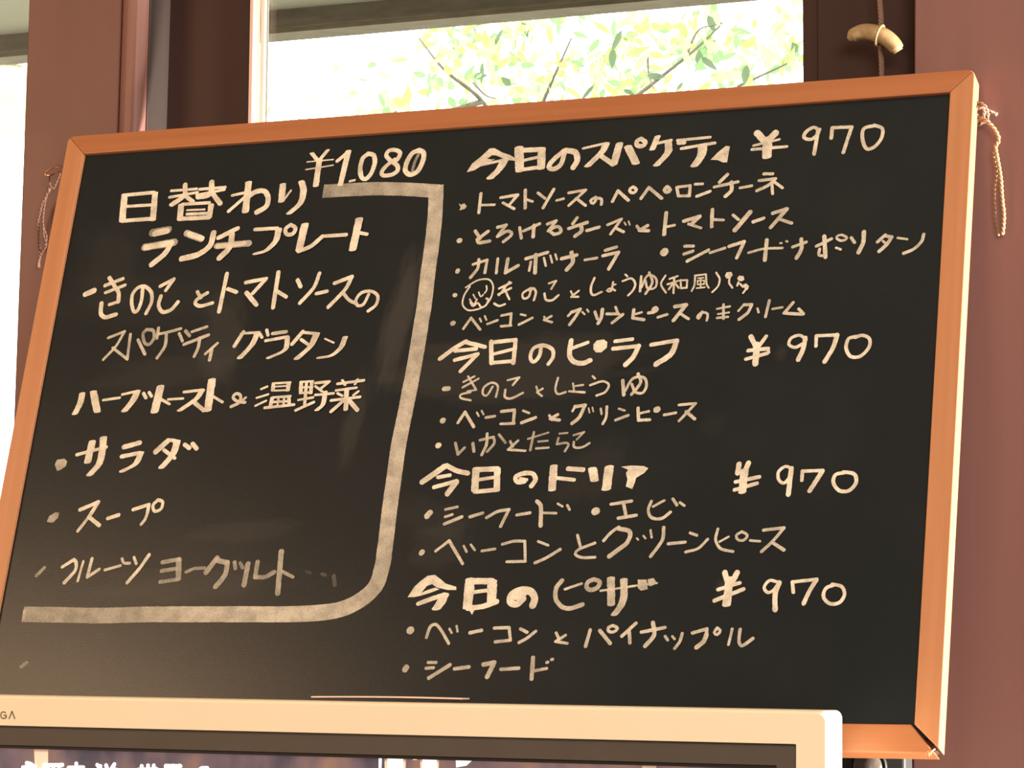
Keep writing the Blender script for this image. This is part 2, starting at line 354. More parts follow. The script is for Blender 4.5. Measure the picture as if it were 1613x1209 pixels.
for cx_, cy_, sx, sy, n in clumps:
    for k in range(int(n*1.7)):
        Y = YT+random.uniform(-0.25, 0.25)+(0.45 if k >= n//2 else 0)
        c = at(cx_+random.gauss(0, sx*0.6), cy_+random.gauss(0, sy*0.6), Y)
        if abs(c.x) > 3: continue
        kind = random.choices(range(4), (4, 4, 7, 1.4 if k < n//2 else 0.2))[0]
        me = LM[kind*3+random.randrange(3)]
        if k < n//2:
            o = bpy.data.objects.new('leaf', me); COL.objects.link(o); o.parent = e
            o.matrix_local = Matrix.Translation(-e.location) @ leaf_matrix(c); nleaf += 1
        else:
            t = bmesh.new(); t.from_mesh(me)
            for f in t.faces: f.material_index = kind
            bmesh.ops.transform(t, matrix=Matrix.Translation(-e.location) @ leaf_matrix(c), verts=t.verts[:])
            tm = bpy.data.meshes.new('t'); t.to_mesh(tm); t.free(); stuff.from_mesh(tm); bpy.data.meshes.remove(tm)
o = link('foliage', stuff, M_LEAVES, e, smooth=True); o['kind'] = 'stuff'

# roof edge seen through the far left window
YR = 3.2
e = empty('neighbour_roof', at(20, 175, YR), 'pale roof edge seen through the narrow left window', 'roof')
def slab(name, quad, d, mt):
    bm = bmesh.new(); a = [bm.verts.new(at(x, y, YR)) for x, y in quad]; b = [bm.verts.new(v.co+Vector((0, d, 0))) for v in a]
    bm.faces.new(a); bm.faces.new(b[::-1])
    for i in range(len(a)): bm.faces.new((a[i], b[i], b[(i+1) % len(a)], a[(i+1) % len(a)]))
    return link(name, rel(e, bm), mt, e)
slab('roof_edge', [(-150, 152), (-40, 158), (10, 162), (38, 172), (75, 186), (75, 202), (38, 184), (10, 173), (-40, 172), (-150, 168)], 0.2, M_ROOFP)
slab('fascia_board', [(-150, 169), (-40, 173), (10, 174), (38, 185), (75, 203), (75, 218), (38, 204), (5, 193), (-40, 190), (-150, 188)], 0.17, M_ROOFW)
slab('fascia_lip', [(-40, 190), (5, 192), (38, 204), (75, 218), (75, 220), (38, 206), (5, 194), (-40, 192)], 0.19, M_ROOFP)
slab('ridge_block', [(25, 147), (75, 150), (75, 185), (38, 171), (25, 167)], 0.15, M_ROOFW)
slab('post_edge', [(-30, 90), (1, 90), (1, 163), (-30, 160)], 0.15, M_ROOFP)

# ------------------------------------------------------------------ the menu board
wb = lambda v: R3 @ v
org = Vector(CAM + wb(BO)); ub, vb, nb = Vector(wb(AX)), Vector(wb(BV)), Vector(wb(BN))
board = empty('menu_board', org, 'black menu board in orange pine frame, handwritten in cream marker, leaning back above the television', 'board')
mb = Matrix.Identity(4)
for i, c in enumerate((ub, vb, nb)):
    for j in range(3): mb[j][i] = c[j]
for j in range(3): mb[j][3] = org[j]
board.matrix_world = mb
def p2(x, y): return (x/10000, y/10000)
SMUDGES = [(0.205, 0.385, 0.030, 0.055, 0.1, 0.055, 0.5), (0.155, 0.355, 0.10, 0.02, 0.1, 0.03, 0.5), (0.383, 0.40, 0.020, 0.085, -0.12, 0.10, 0.7),
           (0.352, 0.30, 0.014, 0.06, -0.10, 0.06, 0.7), (0.50, 0.345, 0.14, 0.035, 0.02, 0.050, 0.35), (0.44, 0.205, 0.050, 0.020, -0.3, 0.022, 0.45),
           (0.45, 0.180, 0.035, 0.024, 0.4, 0.030, 0.4), (0.585, 0.245, 0.05, 0.03, 0.5, 0.03, 0.6), (0.26, 0.195, 0.07, 0.012, 0.05, 0.035, 0.5),
           (0.07, 0.47, 0.045, 0.06, 0.3, 0.03, 0.7), (0.12, 0.43, 0.14, 0.035, 0.0, 0.022, 0.7), (0.69, 0.285, 0.016, 0.014, 0, 0.016, 0.7),
           (0.21, 0.145, 0.12, 0.02, 0.05, 0.04, 0.6), (0.71, 0.14, 0.008, 0.008, 0, 0.09, 0.9), (0.745, 0.35, 0.008, 0.010, 0, 0.05, 0.9)]
M_BOARD = board_mat()
bm = bmesh.new(); add_box(bm, 0.012, BW-0.012, 0.012, BH-0.012, -0.012, -0.0042)
link('panel', bm, M_BOARD, board)
bm = bmesh.new(); add_box(bm, 0.010, BW-0.010, 0.010, BH-0.010, -0.018, -0.0121)
link('back_board', bm, M_DEVICE, board)
rw = 0.021; rb = 0.0235
def arc(cx, cy, r, a0, a1, n=5): return [(cx+r*math.cos(math.radians(a0+(a1-a0)*k/n)), cy+r*math.sin(math.radians(a0+(a1-a0)*k/n))) for k in range(n+1)]
rr = 0.007; g = 0.0002
rails = {
 'top': [(rw+g, BH-rw)]+[(x+g, y) for x, y in arc(rr, BH-rr, rr, 135, 90)]+[(x-g, y) for x, y in arc(BW-rr, BH-rr, rr, 90, 45)]+[(BW-rw-g, BH-rw)],
 'left': arc(rr, BH-rr, rr, 135, 180)+[(0, 0), (rw, rb), (rw, BH-rw)],
 'right': [(BW-rw, rb), (BW, 0.0035)]+arc(BW-rr, BH-rr, rr, 0, 45)+[(BW-rw, BH-rw)],
 'bottom': [(g, 0), (BW-0.0030, 0), (BW-rw-0.0026, rb), (rw+g, rb)]}
for k, pts in rails.items():
    bm = bmesh.new(); add_prism(bm, pts, -BT, 0.0)
    bm.faces.ensure_lookup_table()
    link('frame_rail', bm, M_RAILH if k in ('top', 'bottom') else M_RAILV, board, bevel=0.0014)
bm = bmesh.new(); add_prism(bm, [(BW-rw-0.004, rb+0.003), (BW-rw+0.002, rb+0.003), (BW-0.003, 0.004), (BW-0.007, 0.002)], -0.016, -0.006)
link('mitre_gap_shade', bm, M_GAP, board)  # dark block standing in for the shade inside the open mitre
# frayed splinters of the open lower right mitre
bm = bmesh.new()
for k in range(6):
    x0, y0 = BW-0.004-random.uniform(0, 0.006), 0.0015+random.uniform(0, 0.003)
    add_tube(bm, [(x0, y0, -0.002), (x0+random.uniform(-0.003, 0.003), y0-random.uniform(0.002, 0.005), 0.001)], [0.0009, 0.0004], 5)
o = link('splinters', bm, M_EDGE, board)

# handwriting: every line is painted with a round (r), broad chisel (c) or flat-ended (b) nib; p is a filled blot.
# numbers: nib, width in 0.1 mm, cover in percent, then u,v on the board in 0.1 mm; ! marks a sharp turn
WRITING = [
('price', '''c 47 100 2685,5743 2764,5654
c 47 100 2847,5765 2779,5669
c 60 100 2774,5670 2779,5393
r 15 100 2649,5653 2920,5660
r 15 100 2649,5572 2929,5600
r 37 100 2964,5640 3052,5717
c 60 100 3065,5738 3034,5385
r 23 100 3128,5417 3175,5426
r 46 100 3276,5693 3229,5655 3215,5548 3245,5449 3289,5430 3337,5489 3358,5596 3335,5676 3275,5697
r 43 100 3587,5613 3606,5679 3549,5716 3485,5712 3467,5663 3524,5601 3592,5552 3603,5496 3552,5459 3463,5456 3442,5491 3489,5562 3563,5615
r 49 100 3793,5695 3732,5670 3688,5582 3684,5491 3738,5446 3807,5474 3849,5579 3845,5667 3797,5695
r 29 35 3796,5654 3769,5576 3757,5486'''),
('bracket_line', '''b 138 42 2864,5331,40 3100,5329,44 3393,5323,50 3719,5296,58 4050,5255,62
b 148 66 4017,5316,62 4045,5001,66 4053,4691,62 4051,4422,64 4057,4137,66 4051,3948,62 4044,3667,55 4029,3357,62 4009,3050,66 3988,2746,66 3986,2445,64 3984,2146,66 3989,1849,62 3988,1720,58 3983,1585,52 3954,1439,56 3877,1340,60 3761,1259,64 3605,1202,68 3425,1179,68 3119,1168,68 2683,1169,66 2178,1169,62 1793,1170,55 1536,1165,46 1211,1159,42 881,1166,42 454,1173,40
b 32 50 466,1215 469,1130'''),
('menu_heading', '''c 69 100 730,5427 755,5146
r 38 100 713,5425 894,5430 1050,5434
c 65 100 1063,5428 1092,5138
r 33 100 779,5301 1056,5301
r 41 100 755,5146 945,5150 1091,5151
r 29 100 1238,5439 1512,5442
r 29 100 1230,5370 1527,5404
r 51 100 1378,5493 1389,5382 1273,5291
r 44 100 1404,5372 1492,5308
r 31 100 1547,5436 1819,5439
r 29 100 1524,5373 1814,5414
r 58 100 1664,5503 1667,5381 1544,5355
r 51 100 1703,5370 1793,5269
r 31 100 1256,5289 1294,5320
c 61 100 1374,5281 1387,5125
r 34 100 1385,5284 1675,5283
c 61 100 1699,5261 1701,5126
r 20 100 1448,5218 1636,5214
r 44 100 1378,5129 1701,5126
r 31 100 1455,5175 1660,5171
c 71 100 2063,5474 2079,5162
r 30 100 1910,5345 2041,5366
r 37 100 2053,5323 1899,5178
r 54 100 2075,5313 2150,5367 2242,5370 2293,5308 2293,5207 2202,5150
c 67 100 2433,5429 2444,5248
r 23 100 2467,5260 2527,5356
c 67 100 2624,5445 2660,5351 2647,5219 2547,5117
r 85 40 1119,4996 1278,5017
r 68 100 1146,4988 1266,5009
r 78 50 1060,4845 1370,4881
r 58 100 1069,4844 1345,4879! 1288,4765 1167,4658
r 71 60 1491,4968 1655,4903
r 51 100 1518,4961 1663,4903
r 61 100 1778,4955 1761,4823 1649,4737 1483,4702
r 47 100 1840,4901 2027,4990
r 67 60 1838,4815 2171,4825
r 47 100 1847,4810 2120,4827
r 60 100 1979,4927 1975,4794 1884,4687
r 37 100 2214,4966 2447,4966!
c 66 100 2465,4956 2451,4834 2367,4740 2263,4712
r 40 100 2583,4994 2638,4955 2619,4898 2557,4897 2535,4952 2583,4994
c 76 100 2731,4990 2711,4724
r 43 100 2708,4713 2824,4755 2932,4852
r 39 100 2964,4854 3175,4856
c 78 100 3286,5012 3263,4698
r 36 100 3315,4866 3387,4849'''),
('menu_line', '''r 58 100 495,4383 582,4417
r 37 100 694,4465 877,4528
r 34 100 713,4389 912,4459
r 41 100 728,4544 818,4431 858,4379 872,4287
r 34 100 872,4287 780,4262
r 44 100 691,4279 704,4171 757,4130 869,4155
r 37 100 1111,4416 1120,4275 1079,4170 1028,4239 1012,4355 1059,4424 1128,4435 1210,4370 1233,4270 1194,4149
r 37 100 1297,4427 1432,4496! 1364,4379
r 40 100 1323,4323 1314,4233 1370,4157 1459,4178 1516,4253
r 37 100 1706,4349 1751,4287
r 36 100 1815,4333 1727,4280 1701,4235 1757,4200 1886,4226
r 43 100 1989,4521 1971,4134
r 40 100 2025,4363 2119,4326
r 39 100 2203,4420 2412,4450! 2291,4301
r 46 100 2228,4313 2351,4185
r 43 100 2528,4509 2529,4148
r 39 100 2540,4314 2648,4252
r 42 100 2741,4417 2780,4350
r 39 100 2956,4476 2920,4335 2798,4180
r 36 100 2954,4269 3060,4288
r 39 100 3126,4365 3294,4426! 3247,4303 3097,4126
r 32 100 3220,4272 3296,4189 3382,4145
r 32 100 3489,4235 3447,4134 3392,4128 3368,4185 3414,4255 3508,4266 3582,4215 3578,4128 3507,4067'''),
('menu_line', '''r 28 68 831,3913 996,3974! 930,3824 819,3690
r 28 68 899,3809 1078,3685
r 30 65 1065,3941 1078,3685
r 33 72 1157,3880 1257,3730
r 33 50 1232,3983 1200,3944 1235,3845 1285,3826 1324,3890 1302,3969 1232,3983
r 33 60 1356,3994 1358,3888
r 30 72 1368,3929 1474,3948 1595,3976
r 33 70 1451,3933 1457,3803 1395,3684
r 30 70 1586,3927 1634,3848
r 36 45 1650,3949 1700,3898
r 30 65 1718,3938 1869,3983
r 33 70 1657,3811 1900,3898
r 33 72 1813,3869 1813,3773 1786,3685
r 29 75 1899,3705 2009,3810
r 36 80 1959,3743 1954,3642
r 39 95 2261,3912 2190,3773
c 62 95 2255,3899 2410,3901! 2372,3782 2266,3651
r 32 95 2437,3883 2462,3850
r 32 95 2500,3921 2521,3869
r 36 80 2568,3883 2704,3896
r 32 95 2506,3813 2728,3844!
c 55 95 2724,3839 2723,3720 2566,3639
r 39 95 2875,3889 2783,3768
c 64 95 2876,3881 3020,3862! 2977,3742 2854,3620
r 32 95 2871,3809 2951,3755
r 19 95 3112,3807 3206,3764
c 54 95 3315,3815 3285,3713 3201,3638 3079,3619'''),
('menu_line', '''c 66 100 658,3350 655,3251 618,3147
c 76 100 775,3363 854,3161
r 26 100 896,3275 1070,3293
r 26 100 1090,3325 1252,3356!
c 69 100 1245,3352 1218,3264 1146,3158
r 36 100 1316,3328 1349,3284
r 33 100 1373,3336 1405,3298
c 82 100 1483,3392 1466,3140
r 29 100 1502,3268 1608,3212
r 24 100 1587,3259 1743,3263
r 29 100 1740,3327 1936,3343!
c 62 100 1928,3337 1884,3259 1731,3145
r 42 100 1856,3228 1979,3137
c 78 100 2013,3442 2020,3136
r 26 100 2054,3272 2159,3213
r 32 100 2256,3165 2331,3205 2335,3271 2284,3293 2261,3257 2313,3216 2391,3203
r 26 100 2356,3220 2392,3250
r 22 100 2537,3329 2595,3353
r 21 100 2504,3243 2618,3274
r 22 100 2504,3165 2606,3212
c 38 100 2655,3378 2658,3309
r 22 100 2647,3381 2826,3385
c 41 100 2811,3377 2812,3304
r 16 100 2668,3348 2799,3351
r 19 100 2658,3309 2822,3309
c 38 100 2664,3241 2659,3147
r 24 100 2669,3241 2847,3248
c 22 100 2729,3239 2731,3153
c 25 100 2785,3237 2792,3151
c 35 100 2832,3243 2850,3157
r 29 100 2604,3141 2897,3163
r 25 100 2668,3194 2836,3199
c 38 100 2935,3389 2948,3271
r 22 100 2927,3384 3055,3388
c 38 100 3043,3388 3049,3267
c 32 100 2990,3390 3005,3160
r 19 100 2952,3330 3039,3330
r 21 100 2952,3274 3051,3277
r 24 100 2934,3206 3079,3227
r 28 100 2922,3105 3094,3180
r 28 100 3081,3368 3220,3377! 3152,3319
r 25 100 3086,3336 3157,3287
r 25 100 3099,3250 3280,3260
c 50 100 3193,3278 3189,3154 3137,3101
r 28 100 3306,3352 3562,3377
c 28 100 3348,3390 3384,3334
c 28 100 3500,3392 3481,3338
r 24 100 3300,3287 3502,3307
r 24 100 3320,3258 3371,3233
r 23 100 3526,3270 3481,3234
r 27 100 3266,3190 3549,3215
c 47 100 3405,3302 3426,3092
r 34 100 3393,3186 3282,3081
r 41 100 3439,3192 3541,3089'''),
('menu_line', '''p 0 62 501,2638 517,2685 592,2695 628,2667 623,2619 572,2581 539,2574 519,2606
r 33 100 720,2731 1019,2800
c 75 100 860,2859 848,2654
c 72 100 971,2896 984,2761 974,2635 894,2527
r 49 100 1207,2795 1363,2833
r 42 100 1201,2701 1382,2732
c 65 100 1398,2735 1359,2626 1231,2554
r 55 100 1659,2846 1549,2739
c 71 100 1682,2853 1756,2836! 1732,2711 1636,2581
r 35 100 1634,2753 1758,2671
r 42 100 1839,2802 1894,2766
r 42 100 1920,2808 1969,2760'''),
('menu_line', '''p 0 50 528,2071 543,2126 603,2164 643,2155 639,2108 597,2062 555,2063
r 39 100 859,2183 1037,2255! 977,2134
r 32 80 984,2142 874,1973
r 39 100 965,2111 1089,2027
r 38 100 1167,2093 1274,2125
r 35 100 1417,2174 1572,2222! 1570,2140
r 29 80 1572,2148 1557,2079 1525,2029
r 32 100 1655,2262 1615,2214 1642,2155 1703,2177 1707,2246 1655,2265'''),
('menu_line', '''r 35 40 523,1545 558,1583 592,1621
r 32 90 778,1627 886,1695
r 35 90 886,1695 915,1672 922,1596 829,1474
r 25 90 989,1679 967,1488
r 32 85 1075,1704 1059,1526! 1169,1601
r 28 80 1228,1593 1384,1634
r 28 90 1388,1701 1412,1660 1475,1655
r 28 90 1509,1712 1544,1651
r 35 90 1660,1734 1585,1605 1483,1470
r 41 42 1810,1661 1975,1690!
c 56 44 1971,1693 2000,1497
r 37 42 1817,1578 1974,1602
r 37 44 1819,1475 2000,1497
r 31 42 2068,1568 2143,1598 2246,1603
r 50 45 2358,1697 2269,1562
r 49 45 2362,1674 2469,1650! 2464,1538 2387,1427
r 37 42 2539,1654 2557,1597
r 34 38 2596,1649 2627,1604
r 49 45 2676,1638 2669,1440
r 43 44 2768,1655 2767,1514! 2861,1513 2945,1557
r 52 50 2988,1750 3013,1364
r 33 50 3025,1564 3139,1511
r 24 7 3259,1562 3308,1547
r 30 8 3417,1539 3450,1524
r 39 10 3536,1516 3558,1435'''),
('menu_heading', '''p 0 86 4306,5433 4350,5520 4436,5592 4506,5665 4553,5666 4638,5614 4711,5585 4787,5539 4774,5520 4694,5532 4594,5581 4578,5589 4538,5592 4495,5559 4543,5549 4574,5553 4545,5536 4419,5474 4383,5449
r 29 86 4447,5500 4678,5538
c 80 86 4670,5539 4633,5451 4551,5359
c 90 86 4797,5652 4833,5414
r 48 86 4801,5623 5042,5618
c 76 86 5025,5623 5041,5424
r 32 86 4860,5517 5012,5543
r 38 86 4840,5421 5058,5439
r 48 86 5246,5588 5169,5520 5114,5435 5166,5407 5230,5451 5251,5571
r 57 86 5261,5590 5356,5564 5385,5481 5353,5411
r 25 86 5429,5599 5647,5637
c 72 86 5647,5632 5624,5561 5494,5417
r 47 86 5606,5514 5733,5417
c 72 86 5777,5623 5742,5416
c 78 86 5861,5585 5953,5413
r 44 86 5978,5657 6027,5613 5993,5580 5946,5595 5942,5635 5978,5657
c 59 86 6135,5669 6097,5541
r 31 86 6119,5598 6267,5620
c 71 86 6242,5597 6248,5501 6154,5380
r 28 86 6328,5615 6632,5625
r 46 86 6345,5590 6390,5590
r 31 86 6373,5529 6681,5563
c 83 86 6572,5550 6566,5447 6513,5348
p 0 86 6656,5396 6712,5461 6788,5527 6825,5519 6812,5359 6772,5362 6726,5388'''),
('price', '''r 67 86 7067,5636 7128,5565
r 64 86 7234,5624 7179,5562
c 85 86 7166,5578 7175,5389
r 23 86 7042,5513 7277,5559
r 29 86 7030,5475 7349,5482
r 33 86 7630,5623 7585,5655 7515,5616 7500,5562 7564,5537 7616,5577 7637,5631
r 36 86 7623,5624 7613,5499 7603,5390
r 33 86 7748,5536 7751,5638! 7926,5633! 7895,5510 7867,5387
r 33 86 8128,5630 8037,5609 8029,5516 8075,5407 8141,5422 8199,5503 8201,5597 8125,5634'''),
('menu_line', '''p 0 79 4266,5118 4292,5100 4322,5114 4352,5083 4337,5057 4284,5044 4291,5076
r 32 79 4476,5202 4479,5008
r 25 79 4482,5085 4623,5080
r 29 79 4677,5149 4843,5167! 4772,5070
r 29 79 4707,5094 4823,5027
r 32 79 4911,5210 4931,5028
r 25 79 4929,5117 4994,5089
r 28 79 5038,5174 5114,5113
r 31 79 5189,5201 5105,5018
r 25 79 5229,5085 5295,5099
r 28 79 5339,5155 5500,5173! 5353,5026
r 28 79 5417,5094 5514,5016
r 28 79 5604,5095 5557,5061 5588,5032 5616,5082 5659,5071 5665,5018
r 31 79 5768,5040 5810,5145! 5918,5043
r 31 79 5950,5174 5985,5145 5963,5115 5928,5125 5924,5157 5950,5174
r 31 79 6036,5052 6101,5158! 6231,5043
r 37 79 6272,5154 6305,5120 6277,5100 6250,5123 6272,5154
r 28 79 6364,5141 6387,5056
r 28 79 6370,5144 6487,5152! 6489,5050
r 27 79 6387,5055 6489,5050
r 27 79 6535,5162 6603,5160
r 30 79 6560,5041 6678,5082
r 33 79 6826,5240 6759,5166
r 30 79 6715,5122 6928,5160
r 36 79 6869,5159 6876,5080 6825,5024
r 27 79 6954,5098 7059,5112
r 30 79 7162,5222 7242,5217
r 30 79 7124,5158 7272,5167! 7207,5105 7110,5060
r 27 79 7241,5134 7257,5021
r 27 79 7263,5136 7342,5073'''),
('menu_line', '''r 51 73 4319,4736 4324,4736
r 32 73 4467,4824 4524,4745
r 35 73 4593,4813 4498,4737! 4513,4705 4621,4714
r 31 73 4682,4848 4765,4867! 4693,4755! 4788,4805 4830,4771 4757,4699
r 31 73 4900,4831 4928,4726
r 31 73 4943,4796 5089,4859
r 34 73 5037,4847 5042,4732
r 31 73 5166,4852 5247,4879! 5182,4782! 5269,4822 5305,4767 5239,4743
r 31 73 5239,4748 5206,4770
r 31 73 5447,4898 5411,4840
r 34 73 5378,4795 5547,4845
r 37 73 5492,4820 5502,4764 5447,4715
r 34 73 5555,4764 5665,4791
r 28 73 5746,4809 5873,4860! 5783,4716
r 28 73 5828,4772 5904,4730
r 15 73 5902,4824 5919,4798
r 15 73 5941,4832 5957,4795
r 28 73 6025,4780 6060,4732
r 34 73 6125,4779 6052,4737! 6139,4727
r 37 73 6289,4895 6288,4683
r 27 73 6295,4754 6377,4768
r 36 73 6461,4802 6604,4840! 6537,4771
r 27 73 6508,4772 6626,4725
r 33 73 6716,4900 6723,4732
r 27 73 6732,4801 6827,4791
r 27 73 6911,4834 6965,4787
r 45 73 7065,4854 6940,4685
r 33 73 7101,4756 7193,4786
r 36 73 7272,4830 7398,4864! 7264,4692
r 30 73 7348,4764 7451,4723'''),
('menu_line', '''r 44 76 4341,4424 4345,4434
r 28 76 4486,4488 4620,4525! 4613,4398
r 31 76 4537,4533 4537,4446 4478,4357
r 27 76 4723,4531 4725,4389
r 34 76 4821,4523 4814,4387! 4929,4452
r 34 76 4998,4516 5198,4568
r 37 76 5089,4551 5101,4372
r 25 76 5048,4482 5042,4396
r 22 76 5170,4515 5197,4435
r 19 76 5229,4535 5255,4463
r 19 76 5276,4545 5297,4492
r 34 76 5342,4498 5482,4526
r 40 76 5430,4553 5452,4461 5403,4385
r 28 76 5566,4473 5677,4486
r 31 76 5749,4557 5851,4583
r 34 76 5732,4505 5876,4531! 5801,4372'''),
('menu_line', '''r 73 76 6302,4505 6307,4515
r 30 76 6490,4559 6568,4555
r 30 76 6490,4482 6568,4506
r 30 76 6525,4411 6713,4509
r 27 76 6730,4481 6861,4520
r 33 76 6899,4534 7033,4572! 6977,4418
r 24 70 7081,4462 7212,4492 7383,4491
r 36 76 7237,4576 7234,4384
r 21 70 7362,4538 7372,4538
r 21 70 7414,4554 7424,4550
r 29 76 7475,4494 7593,4536
r 35 76 7548,4566 7555,4470 7518,4388
r 29 76 7688,4490 7817,4554
r 38 76 7752,4580 7775,4382
r 29 76 7718,4461 7718,4403 7771,4397
r 23 76 7906,4587 7954,4553 7910,4530 7862,4556 7871,4581 7906,4587
r 23 76 7865,4465 7905,4447
r 29 76 7992,4554 8023,4507
r 38 76 8101,4603 8100,4500 8064,4409
r 29 76 8291,4564 8225,4500
r 32 76 8284,4557 8347,4539! 8310,4473 8245,4409
r 23 76 8273,4505 8313,4470
r 22 76 8401,4528 8484,4511
r 29 76 8625,4550 8612,4486 8547,4415 8460,4378'''),
('menu_line', '''r 41 75 4344,4189 4348,4189
r 17 86 4444,4260 4552,4326 4660,4328 4709,4263 4704,4153 4646,4062 4504,4030 4435,4088 4438,4182 4482,4266
r 16 86 4498,4140 4542,4090 4567,4136
r 14 86 4526,4185 4551,4145
r 14 86 4577,4206 4603,4161 4624,4181
r 16 86 4644,4266 4653,4226 4637,4196
r 19 86 4509,4108 4540,4070 4580,4100 4619,4056 4660,4069 4680,4131 4659,4140
r 23 86 4771,4233 4880,4283
r 23 86 4770,4174 4886,4231
r 20 86 4816,4242 4883,4121
r 19 86 4863,4294 4779,4165
r 22 86 4742,4086 4792,4059 4846,4075
r 23 86 5077,4221 5007,4173 5020,4123 5067,4136 5093,4220 5131,4180 5121,4102
r 19 86 5065,4198 5101,4212
r 22 86 5247,4259 5313,4280! 5276,4204
r 23 86 5216,4160 5238,4097 5296,4091 5351,4138
r 18 86 5465,4171 5487,4131
r 20 86 5540,4172 5474,4116! 5541,4113
r 23 86 5675,4289 5652,4201 5674,4125 5757,4149
r 20 86 5856,4240 5843,4153 5805,4162 5840,4179 5882,4158
r 18 86 5855,4209 5881,4217
r 18 86 5963,4309 5985,4289
r 21 86 5945,4245 6024,4267 6066,4211 6050,4150 6010,4103
r 24 86 6114,4282 6117,4139
r 21 86 6128,4177 6176,4290 6253,4255 6257,4171 6189,4159 6159,4237
r 24 86 6184,4316 6223,4218 6171,4111
r 18 86 6339,4279 6305,4199 6359,4112
r 18 86 6453,4268 6380,4244
r 19 86 6367,4193 6466,4222
r 19 86 6422,4254 6429,4104
r 18 86 6413,4194 6382,4142
r 18 86 6435,4200 6473,4152
r 18 86 6483,4228 6495,4147
r 18 86 6484,4224 6545,4224! 6546,4149
r 19 86 6498,4148 6545,4150
r 18 86 6614,4260 6615,4168 6595,4116
r 18 86 6611,4263 6712,4270! 6728,4170 6749,4139
r 13 86 6642,4236 6693,4238
r 13 86 6641,4213 6702,4213! 6703,4176! 6645,4174! 6641,4213
r 13 86 6667,4234 6674,4150
r 16 86 6639,4140 6711,4145
r 18 86 6805,4281 6842,4218 6833,4150 6785,4095
p 0 86 6887,4246 6899,4279 6942,4281 6959,4250 6939,4221 6904,4218
r 18 86 6937,4251 6930,4183 6964,4128
p 0 86 7000,4217 7017,4242 7057,4234 7067,4199 7043,4185 7013,4194
r 18 86 7015,4179 7007,4146
r 18 86 7030,4163 7061,4131
p 0 86 7060,4154 7087,4163 7114,4136 7107,4102 7083,4100
r 18 86 7098,4122 7066,4073'''),
('menu_line', '''r 50 73 4360,3910 4364,3911
r 25 73 4472,3852 4533,3955! 4635,3837
r 19 73 4618,3946 4636,3915
r 19 73 4665,3968 4685,3928
r 25 73 4700,3888 4793,3920
r 25 73 4826,3964 4918,3980! 4921,3863
r 25 73 4835,3859 4929,3863
r 22 73 5011,3968 5058,3955
r 25 73 5004,3867 5126,3928
r 21 73 5238,3934 5258,3895
r 24 73 5306,3936 5239,3903! 5317,3877
r 24 73 5497,3969 5464,3932
r 30 73 5493,3966 5574,3993! 5526,3906 5488,3846
r 18 73 5595,3964 5619,3940
r 18 73 5637,3985 5654,3962
r 27 73 5714,3959 5744,3889
r 33 73 5782,3979 5779,3902 5756,3845
r 27 73 5828,3934 5939,3929
r 24 73 5903,3996 5925,3949
r 30 73 5977,3921 5886,3844
r 30 73 6076,3962 6073,3882! 6178,3862
r 21 73 6085,3916 6152,3934
r 60 73 6271,3953 6277,3956
r 30 73 6215,3925 6262,3929
r 27 73 6307,3879 6388,3902
r 36 73 6455,3975 6556,3986! 6453,3842
r 27 73 6497,3913 6590,3851
r 24 73 6710,3913 6671,3874 6679,3847 6715,3906 6759,3889 6757,3828
r 21 73 6841,3935 6955,3952
r 24 73 6896,3973 6907,3837
r 18 73 6853,3884 6952,3895
r 22 73 6849,3847 6946,3853
r 21 73 7082,3964 7037,3906
r 29 73 7082,3961 7151,3961! 7124,3887 7048,3823
r 20 73 7206,3921 7219,3883
r 26 73 7307,3991 7284,3838
r 23 73 7342,3910 7428,3921
r 29 73 7521,3962 7447,3865! 7613,3847
r 29 73 7575,3899 7620,3850'''),
('menu_heading', '''r 43 100 4511,3726 4404,3661 4280,3565
r 40 100 4512,3718 4702,3664
r 37 100 4422,3637 4620,3649
r 37 100 4426,3547 4641,3597! 4496,3436
r 43 100 4757,3713 4785,3507
r 40 100 4758,3705 4991,3721! 4994,3499
r 31 100 4794,3591 4971,3630
r 34 100 4797,3507 4985,3515
r 36 100 5241,3638 5235,3558 5185,3499 5150,3547 5170,3630 5254,3657 5349,3615 5365,3538 5327,3474
r 45 100 5519,3692 5520,3547 5571,3485 5654,3469 5718,3494
r 33 100 5542,3619 5678,3667
p 0 100 5732,3645 5758,3682 5823,3690 5860,3663 5861,3610 5814,3566 5762,3568 5737,3599
r 36 100 5933,3667 6089,3681
r 39 100 5921,3597 6154,3613
r 45 100 6154,3613 6113,3509 6049,3439
r 38 100 6269,3620 6498,3652
r 50 100 6499,3647 6459,3526 6330,3433'''),
('price', '''r 44 100 7166,3661 7213,3570
r 35 100 7302,3658 7244,3569
r 55 100 7226,3584 7226,3407
r 35 100 7152,3531 7328,3543
r 32 100 7138,3452 7324,3499
r 26 100 7328,3543 7337,3506
r 29 100 7658,3611 7599,3655 7524,3631 7510,3573 7566,3544 7640,3579
r 40 100 7650,3629 7637,3523 7602,3429
r 31 100 7749,3548 7746,3644! 7927,3644
r 40 100 7927,3644 7900,3528 7835,3401
r 31 100 8100,3622 8032,3607 8013,3523 8057,3441 8139,3438 8210,3515 8212,3595 8148,3632 8087,3615'''),
